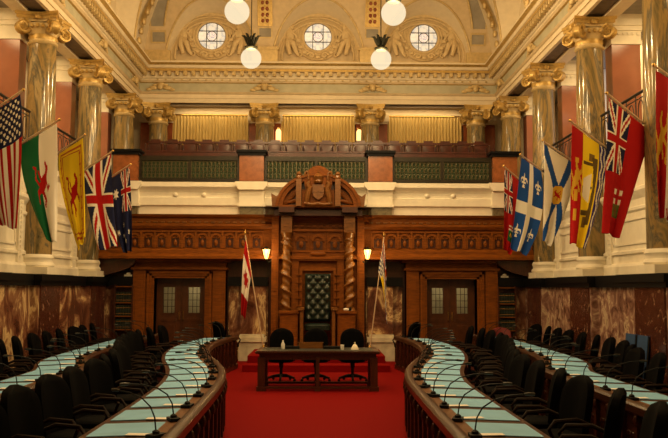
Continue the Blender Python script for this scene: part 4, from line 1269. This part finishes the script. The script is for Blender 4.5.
p0 = tag(ps.build('paper_sheet', 'paper'), 'x', 'paper'); ppro = Proto(p0)
PITCH = 0.78
for s in (-1, 1):
    for nm, P, first, nch, d0c, cn in (('inner', IN if s > 0 else IN_LEFT, 3.05, 17, 2.35, 'inner'), ('outer', OUT, 3.15, 14, 4.2, 'outer')):
        Lp = length(P); k = 0; D = first
        while D < Lp - 0.2:
            x, y, r = along(P, s, D, 0.44)
            nth = ORD[k]
            desk = 'the %s %s desk' % (SIDE[s], nm)
            o = bpro.put((x, y, 0.7265 + 0.003), r, 'pale teal blotter on %s, %s from the near end' % (desk, nth), 'blotter', 'teal blotters on the desks')
            o.rotation_euler = (0, s * 0.032, r)
            x, y, r = along(P, s, D - 0.27 + random.uniform(-0.03, 0.05), 0.28)
            o = ppro.put((x, y, 0.740), r + random.uniform(-0.12, 0.12), 'white paper strip at the front of %s, %s from the near end' % (desk, nth), 'paper', 'papers on the desks')
            x, y, r = along(P, s, D + PITCH * 0.36, 0.115)
            o = mic.put((x, y, 0.755), (r + random.uniform(-0.8, 0.8)) + (0 if s > 0 else PI), 'black gooseneck microphone on %s, %s from the near end' % (desk, nth), 'microphone', 'microphones on the desks')
            k += 1; D += PITCH
        k = 0; D = d0c
        while D < Lp - 0.3 and k < 20:
            y = P[0][1] + D
            if y > 19.3: break
            for a, b in zip(P[:-1], P[1:]):
                if a[1] <= y <= b[1]: break
            x = s * (a[0] + (b[0] - a[0]) * (y - a[1]) / (b[1] - a[1]) + (1.22 if nm == 'inner' else 1.15)); r = -s * math.atan2(b[0] - a[0], b[1] - a[1]) * 0.6
            rz = r + (PI / 2 if s > 0 else -PI / 2) + random.uniform(-0.35, 0.35)
            chair.put((x, y, 0.0), rz, 'black high-backed office chair behind the %s %s desk, %s from the near end' % (SIDE[s], nm, ORD[k]), 'chair', 'black chairs behind the desks')
            k += 1; D += 0.85 if nm == 'inner' else 0.82
    # chair at the far end of the inner desk
    chair.put((s * 2.27, 20.3, 0.0), s * -2.2 + PI, 'black office chair past the far end of the %s inner desk, by the stone pier' % SIDE[s], 'chair', 'black chairs behind the desks')
for x, l in ((-0.70, 'left'), (0.0, 'middle'), (0.74, 'right')):
    chair.put((x, 16.35, 0.012), PI, 'black office chair behind the clerks table, %s of three' % l, 'chair', 'chairs behind the clerks table')
def folded_chair(y, label):
    t = thing('folding_chair', label, 'chair', (5.40, y, 0), 0, 'blue folding chairs leaning on the right wall')
    R_ = Matrix.Rotation(0.10, 3, 'Y')
    MB().box(-0.02, 0.02, -0.21, 0.21, 0.62, 1.13, 0, R_).build('backrest', 'cloth_blue', t)
    MB().box(-0.07, -0.03, -0.20, 0.20, 0.28, 0.66, 0, R_).build('seat', 'cloth_blue', t)
    for q_ in (-0.22, 0.22):
        m = MB(); m.tube([R_ @ V(0, q_, 0.0), R_ @ V(0, q_, 1.12)], 0.012, 6); m.build('leg', 'metal_dark', t)
folded_chair(13.45, 'dark blue folding chair leaning on the right marble wall, the nearer of two')
folded_chair(13.98, 'dark blue folding chair leaning on the right marble wall, the farther of two')
ch3 = Proto(make_chair('red_chair', 'chair_red', 'desk_wood', 0.9))
ch3.put((4.75, 20.5, 0), PI, 'dark red chair in front of the right bookcase', 'chair')

# ================================================================ FLAGS
RED, WHITE, BLUE, NAVY, YEL, GRN, BLK = (0.42, 0.005, 0.006), (0.86, 0.82, 0.72), (0.01, 0.07, 0.32), (0.010, 0.014, 0.06), (0.92, 0.68, 0.02), (0.005, 0.12, 0.04), (0.02, 0.02, 0.02)
GOLD = (0.62, 0.36, 0.03)
def union(u, v):
    """u along fly 0..1, v across hoist 0..1, 2:1 proportions"""
    x, y = (u - 0.5) * 2, (v - 0.5)
    if abs(y) < 0.1 or abs(x) < 0.1: return RED
    if abs(y) < 0.166 or abs(x) < 0.166: return WHITE
    d = min(abs(y - x * 0.5), abs(y + x * 0.5)) * 0.894
    if d < 0.033: return RED
    if d < 0.1: return WHITE
    return NAVY
def star(u, v, cu, cv, r, n=5):
    dx, dy = u - cu, v - cv; d = math.hypot(dx, dy)
    if d > r: return False
    a = math.atan2(dy, dx) % (2 * PI / n) - PI / n
    return d < r * (0.45 + 0.55 * (abs(a) / (PI / n)) ** 1.2)
def beast(u, v, cu, cv, sz):
    """rampant animal silhouette from a few strokes; u down the fly, v across"""
    X, Z = (u - cu) / sz, (v - cv) / sz
    S = [(-.1, .25, .15, -.15, .16), (-.1, .25, -.35, .42, .12), (-.35, .42, -.5, .3, .08), (.15, -.15, .45, .05, .08), (.45, .05, .6, -.05, .05), (.15, -.15, .3, -.45, .08), (.3, -.45, .55, -.5, .05), (-.05, .3, .2, .5, .06), (.2, .5, .12, .62, .05), (-.15, .1, -.05, -.1, .07), (-.05, -.1, -.3, -.25, .05), (.15, -.15, -.1, -.5, .05), (-.1, -.5, -.4, -.42, .05), (-.4, -.42, -.45, -.6, .05)]
    for x0, y0_, x1, y1, r in S:
        dx, dy = x1 - x0, y1 - y0_; t = max(0, min(1, ((X - x0) * dx + (Z - y0_) * dy) / (dx * dx + dy * dy)))
        if math.hypot(X - x0 - t * dx, Z - y0_ - t * dy) < r: return True
    return False
def fleur(u, v, cu, cv, sz):
    X, Z = (v - cv) / sz, (cu - u) / sz
    return (abs(X) < 0.22 * max(0, 1 - abs(Z - 0.25) / 0.75)) or (abs(Z + 0.15) < 0.09 and abs(X) < 0.45) or (0.3 < math.hypot(abs(X) - 0.42, Z + 0.12) < 0.52 and Z > -0.15 and abs(X) < 0.85) or (abs(X) < 0.3 and -0.7 < Z < -0.3 and abs(X) < -Z * 0.5)
def us(u, v):
    if u < 0.4 and v > 0.46:
        a, b = u / 0.4 * 11, (v - 0.46) / 0.54 * 9
        i, j = round(a), round(b)
        if (i + j) % 2 == 0 and 0 < i < 11 and 0 < j < 9 and math.hypot((a - i) * 1.0, b - j) < 0.42: return WHITE
        return NAVY
    return RED if int(v * 13) % 2 == 0 else WHITE
def wales(u, v):
    if beast(u, v, 0.5, 0.55, 0.34): return RED
    return WHITE if v > 0.5 else GRN
def scot(u, v):
    m_ = min(u * 1.6, (1 - u) * 1.6, v, 1 - v)
    if 0.08 < m_ < 0.11 or 0.14 < m_ < 0.165: return (0.55, 0.12, 0.02)
    if 0.07 < m_ < 0.18 and ((u * 9) % 1 < 0.22 and (v * 5) % 1 < 0.4): return (0.55, 0.10, 0.02)
    if beast(u, v, 0.52, 0.5, 0.36): return RED
    return YEL
def uk(u, v): return union(u, v)
def aus(u, v):
    if u < 0.5 and v > 0.5: return union(u * 2, v * 2 - 1)
    for cu, cv, r in ((0.25, 0.25, 0.12), (0.75, 0.83, 0.06), (0.66, 0.55, 0.06), (0.86, 0.6, 0.06), (0.75, 0.18, 0.06), (0.79, 0.45, 0.04)):
        if math.hypot((u - cu) * 2, v - cv) < r * 1.3 and star(u * 2, v, cu * 2, cv, r * 1.3, 7): return WHITE
    return NAVY
def ens(u, v, kind):
    if u < 0.5 and v > 0.5: return union(u * 2, v * 2 - 1)
    if kind == 'ont':
        du, dv = (u - 0.75) * 2, v - 0.45
        if abs(dv) < 0.16 and abs(du) < 0.2:
            if du < -0.08: return RED if (abs(dv) < 0.03 or abs(du + 0.14) < 0.02) else WHITE
            return GOLD if math.hypot(abs(dv) - 0.05, du - 0.04) < 0.05 else GRN
    else:
        du, dv = (u - 0.74) * 2, v - 0.62 + 0.12
        if abs(dv) < 0.17 and abs(du) < 0.24:
            if du < 0.0: return RED if (abs(dv) < 0.045 or abs(du + 0.12) < 0.035) else WHITE
            return (0.12, 0.16, 0.03) if not beast(u, v, 0.79, 0.5, 0.12) else (0.2, 0.08, 0.02)
    return RED
def ont(u, v): return ens(u, v, 'ont')
def man(u, v): return ens(u, v, 'man')
def que(u, v):
    if abs(v - 0.5) < 0.10 or abs(u - 0.5) < 0.07: return WHITE
    for cu in (0.22, 0.78):
        for cv in (0.20, 0.80):
            if fleur(u * 1.5, v, cu * 1.5, cv, 0.15): return WHITE
    return BLUE
def ns(u, v):
    du, dv = (u - 0.5) * 2, v - 0.5
    if abs(dv) < 0.17 and abs(du) < 0.2 and math.hypot(du, dv) < 0.22:
        return RED if beast(u * 2, v, 1.0, 0.5, 0.2) else GOLD
    d = min(abs(dv - du * 0.5), abs(dv + du * 0.5)) * 0.894
    return BLUE if d < 0.095 else WHITE
def nb(u, v):
    if v > 0.68:
        return GOLD if (beast(1.0 - u * 1.0, v, 0.55, 0.84, 0.30) or (abs(v - 0.84) < 0.05 and abs((u * 6) % 1 - 0.5) < 0.3 and 0.25 < u < 0.85)) else RED
    if v < 0.24:
        w_ = v + 0.02 * sin(u * 30)
        if 0.05 < w_ < 0.09 or 0.15 < w_ < 0.19: return WHITE
        return (0.04, 0.03, 0.20)
    if 0.27 < v < 0.35 + 0.9 * (u - 0.5) ** 2 and 0.20 < u < 0.82: return (0.12, 0.08, 0.02)
    if 0.40 < v < 0.62 and abs(u - 0.5) < 0.14 - (v - 0.4) * 0.3: return WHITE
    if 0.36 < v < 0.66 and (abs(u - 0.5) < 0.012 or abs(u - 0.27) < 0.02 or abs(u - 0.72) < 0.02): return (0.12, 0.08, 0.02)
    if 0.36 < v < 0.5 and (0.17 < u < 0.25 or 0.76 < u < 0.84): return (0.20, 0.13, 0.03)
    if 0.66 > v > 0.61 and 0.5 < u < 0.56: return RED
    return YEL
def pei(u, v):
    if v > 0.66: return GOLD if beast(1 - u, v, 0.55, 0.83, 0.34) else RED
    if u > 0.93 or v < 0.05: return RED if int(u * 12 + v * 6) % 2 == 0 else WHITE
    if 0.08 < v < 0.2 and 0.2 < u < 0.8: return GRN
    if math.hypot((u - 0.6) * 1.5, v - 0.38) < 0.14: return GRN
    return WHITE
def canada(u, v):
    if u < 0.25 or u > 0.75: return RED
    X, Z = (u - 0.5) * 2, v - 0.5
    a = math.atan2(Z, X); r = math.hypot(X, Z)
    if r < 0.20 + 0.10 * abs(cos(3.5 * (a - PI / 2))) ** 1.5 and Z > -0.28: return RED
    return WHITE
def bc(u, v):
    if v > 0.55: return union(min(1, u), (v - 0.55) / 0.45) if not (math.hypot((u - 0.5) * 1.6, v - 0.77) < 0.09) else GOLD
    w_ = v + 0.025 * sin(u * 40)
    if v < 0.36 and math.hypot((u - 0.5) * 1.6, v) < 0.36 : return YEL
    return WHITE if int(w_ * 14) % 2 == 0 else (0.03, 0.04, 0.14)
def flag_cloth(A, B, fn, parent, nu=90, nv=64, folds=2.5, amp=0.07, seed=0, hollow=1.0):
    rnd = random.Random(seed); ph = rnd.uniform(0, 6)
    def quad(L, t):
        p0, p1, p2 = [V(*p) for p in L]
        c = p1 * 2 - (p0 + p2) * 0.5
        return p0 * (1 - t) ** 2 + c * 2 * t * (1 - t) + p2 * t * t
    vs = []
    for i in range(nu + 1):
        u = i / nu; a, b = quad(A, u), quad(B, u)
        acr = (b - a).normalized()
        for j in range(nv + 1):
            v = j / nv
            # cloth gathers into folds further down
            p = a.lerp(b, v)
            w_ = amp * min(1, 0.08 + 1.2 * u) * sin(2 * PI * folds * v + ph + u * 1.5)
            p += V(0, 1, 0) * w_ + acr * (0.25 * amp * min(1, u * 1.4) * sin(4 * PI * folds * v + ph))
            if u > 0.9: p.z += 0.02 * sin(9 * v + ph)
            vs.append(p)
    K = nv + 1
    fs = [(i * K + j, i * K + j + 1, (i + 1) * K + j + 1, (i + 1) * K + j) for i in range(nu) for j in range(nv)]
    me = bpy.data.meshes.new('cloth'); me.from_pydata([tuple(v) for v in vs], [], fs)
    ca = me.color_attributes.new('Col', 'FLOAT_COLOR', 'CORNER')
    data = []
    for i in range(nu):
        for j in range(nv):
            c = fn((i + 0.5) / nu, (j + 0.5) / nv)
            for _ in range(4): data += [c[0], c[1], c[2], 1.0]
    ca.data.foreach_set('color', data)
    me.polygons.foreach_set('use_smooth', [True] * len(me.polygons))
    me.materials.append(MATS['flag_cloth'])
    o = bpy.data.objects.new('cloth', me); col.objects.link(o); o.parent = parent
    md = o.modifiers.new('thickness', 'SOLIDIFY'); md.thickness = 0.004
    return o
FL = {
 'us': ([[-5.92, 14.0, 4.80], [-5.80, 13.95, 3.9], [-5.46, 13.9, 2.98]], [[-5.05, 13.5, 5.17], [-5.02, 13.6, 4.23], [-5.13, 13.8, 2.88]], us, 'stars and stripes flag hanging at the far left edge of the picture'),
 'wales': ([[-5.89, 15.9, 4.72], [-5.76, 15.75, 3.9], [-5.24, 15.6, 2.81]], [[-5.01, 15.3, 5.04], [-4.99, 15.4, 3.96], [-5.01, 15.5, 2.75]], wales, 'green and white flag with a red dragon on the left wall'),
 'scot': ([[-5.87, 18.1, 4.91], [-5.74, 18.0, 4.03], [-5.28, 17.8, 2.72]], [[-5.16, 17.5, 5.17], [-5.11, 17.6, 4.03], [-5.1, 17.7, 2.98]], scot, 'yellow flag with red rampant lion on the left wall'),
 'uk': ([[-5.8, 19.9, 4.78], [-5.7, 19.7, 4.03], [-5.31, 19.5, 2.77]], [[-4.98, 19.2, 5.1], [-4.93, 19.3, 4.0], [-4.83, 19.4, 2.89]], uk, 'full red white and blue crossed flag on the left wall beside the yellow flag'),
 'aus': ([[-5.36, 20.8, 4.73], [-5.23, 20.5, 3.74], [-4.9, 20.3, 2.76]], [[-4.75, 20.1, 4.92], [-4.68, 20.1, 3.83], [-4.68, 20.2, 2.8]], aus, 'dark blue starred flag with crossed canton, last on the left'),
 'ont': ([[5.3, 20.8, 4.72], [5.23, 20.5, 3.66], [4.91, 20.3, 2.77]], [[4.76, 20.1, 4.93], [4.72, 20.1, 3.88], [4.71, 20.2, 2.92]], ont, 'small red ensign with green and gold shield, farthest on the right'),
 'que': ([[5.63, 19.9, 4.85], [5.56, 19.7, 3.72], [5.11, 19.5, 2.72]], [[4.97, 19.2, 5.08], [4.84, 19.3, 3.93], [4.7, 19.4, 2.88]], que, 'blue flag with white cross and lilies on the right wall'),
 'ns': ([[5.7, 17.7, 4.74], [5.59, 17.4, 3.96], [5.06, 17.2, 2.8]], [[4.91, 17.0, 5.01], [4.88, 17.0, 3.91], [4.87, 17.1, 2.94]], ns, 'white flag with blue diagonal cross on the right wall'),
 'nb': ([[5.97, 16.2, 4.75], [5.8, 16.0, 3.9], [5.39, 15.9, 2.68]], [[5.07, 15.6, 5.15], [5.05, 15.7, 3.96], [5.04, 15.8, 2.81]], nb, 'yellow flag with dark ship and blue waves on the right wall'),
 'man': ([[5.82, 13.6, 4.6], [5.45, 13.4, 3.75], [5.04, 13.2, 2.75]], [[4.83, 12.9, 5.04], [4.78, 13.0, 3.86], [4.74, 13.1, 2.84]], man, 'large red ensign with white cross on its shield, on the right'),
 'pei': ([[5.75, 12.0, 4.91], [5.5, 11.8, 3.99], [5.27, 11.7, 2.9]], [[4.98, 11.4, 5.1], [5.0, 11.5, 3.94], [5.04, 11.6, 2.97]], pei, 'red and white flag with gold lion at the right picture edge'),
}
for k, (nm, (A, B, fn, label)) in enumerate(FL.items()):
    s = 1 if A[0][0] > 0 else -1
    a, b = V(*A[0]), V(*B[0]); org = a.copy()
    t = thing('wall_flag', label, 'flag', tuple(org), 0, 'flags hung along the side walls')
    dr = (b - a).normalized()
    # pole runs from its wall bracket to a little past the tip
    back = a - dr * 0.16; tip = b + dr * 0.05
    off = V(0, -0.01, 0.045)
    p = MB(); p.tube([back - org + off, tip - org + off], 0.018, 8); p.build('pole', 'wood_pole', t, True)
    p = MB(); p.sup(tuple(tip - org + off + dr * 0.03), (0.03, 0.03, 0.03), 1, 8); p.build('finial', 'brass', t, True)
    p = MB(); p.tube([back - org + off - dr * 0.06, back - org + off + dr * 0.1], 0.032, 8); p.build('bracket', 'iron', t, True)
    sub = lambda L: [tuple(V(*q_) - org) for q_ in L]
    flag_cloth(sub(A), sub(B), fn, t, seed=k, folds={'aus': 2, 'ont': 2, 'uk': 1.6, 'man': 1.5, 'que': 1.5, 'ns': 1.5}.get(nm, 1.8), amp=0.06)
# standing flags by the throne
def stand_flag(base, tip, A, B, fn, label):
    org = V(*base); t = thing('standing_flag', label, 'flag', base, 0, 'flags standing beside the throne')
    bt = V(*tip) - org
    MB().tube([(0, 0, 0.03), tuple(bt)], 0.015, 8).build('pole', 'wood_pole', t, True)
    p = MB(); p.lathe([(0.012, 0), (0.03, 0.03), (0.03, 0.06), (0.0, 0.16)], tuple(bt), 8); p.build('finial', 'brass', t, True)
    MB().lathe([(0.15, 0), (0.14, 0.03), (0.05, 0.06), (0.03, 0.14)], (0, 0, 0), 16).build('base', 'brass', t, True)
    sub = lambda L: [tuple(V(*q_) - org) for q_ in L]
    o = flag_cloth(sub(A), sub(B), fn, t, nu=70, nv=50, folds=2.2, amp=0.05, seed=5)
stand_flag((-1.34, 20.4, 0.32), (-1.82, 20.2, 3.22), [(-1.66, 20.2, 2.22), (-1.70, 20.2, 1.9), (-1.80, 20.2, 1.12)], [(-1.80, 20.2, 3.12), (-1.88, 20.2, 2.3), (-1.90, 20.2, 1.25)], canada, 'red and white maple leaf flag on a slanting pole left of the throne')
stand_flag((1.34, 20.4, 0.32), (1.69, 20.2, 3.18), [(1.54, 20.2, 2.30), (1.66, 20.2, 1.9), (1.76, 20.2, 1.02)], [(1.68, 20.2, 3.10), (1.74, 20.2, 2.3), (1.72, 20.2, 1.12)], bc, 'multicoloured flag with gold and blue waves on a pole right of the throne')
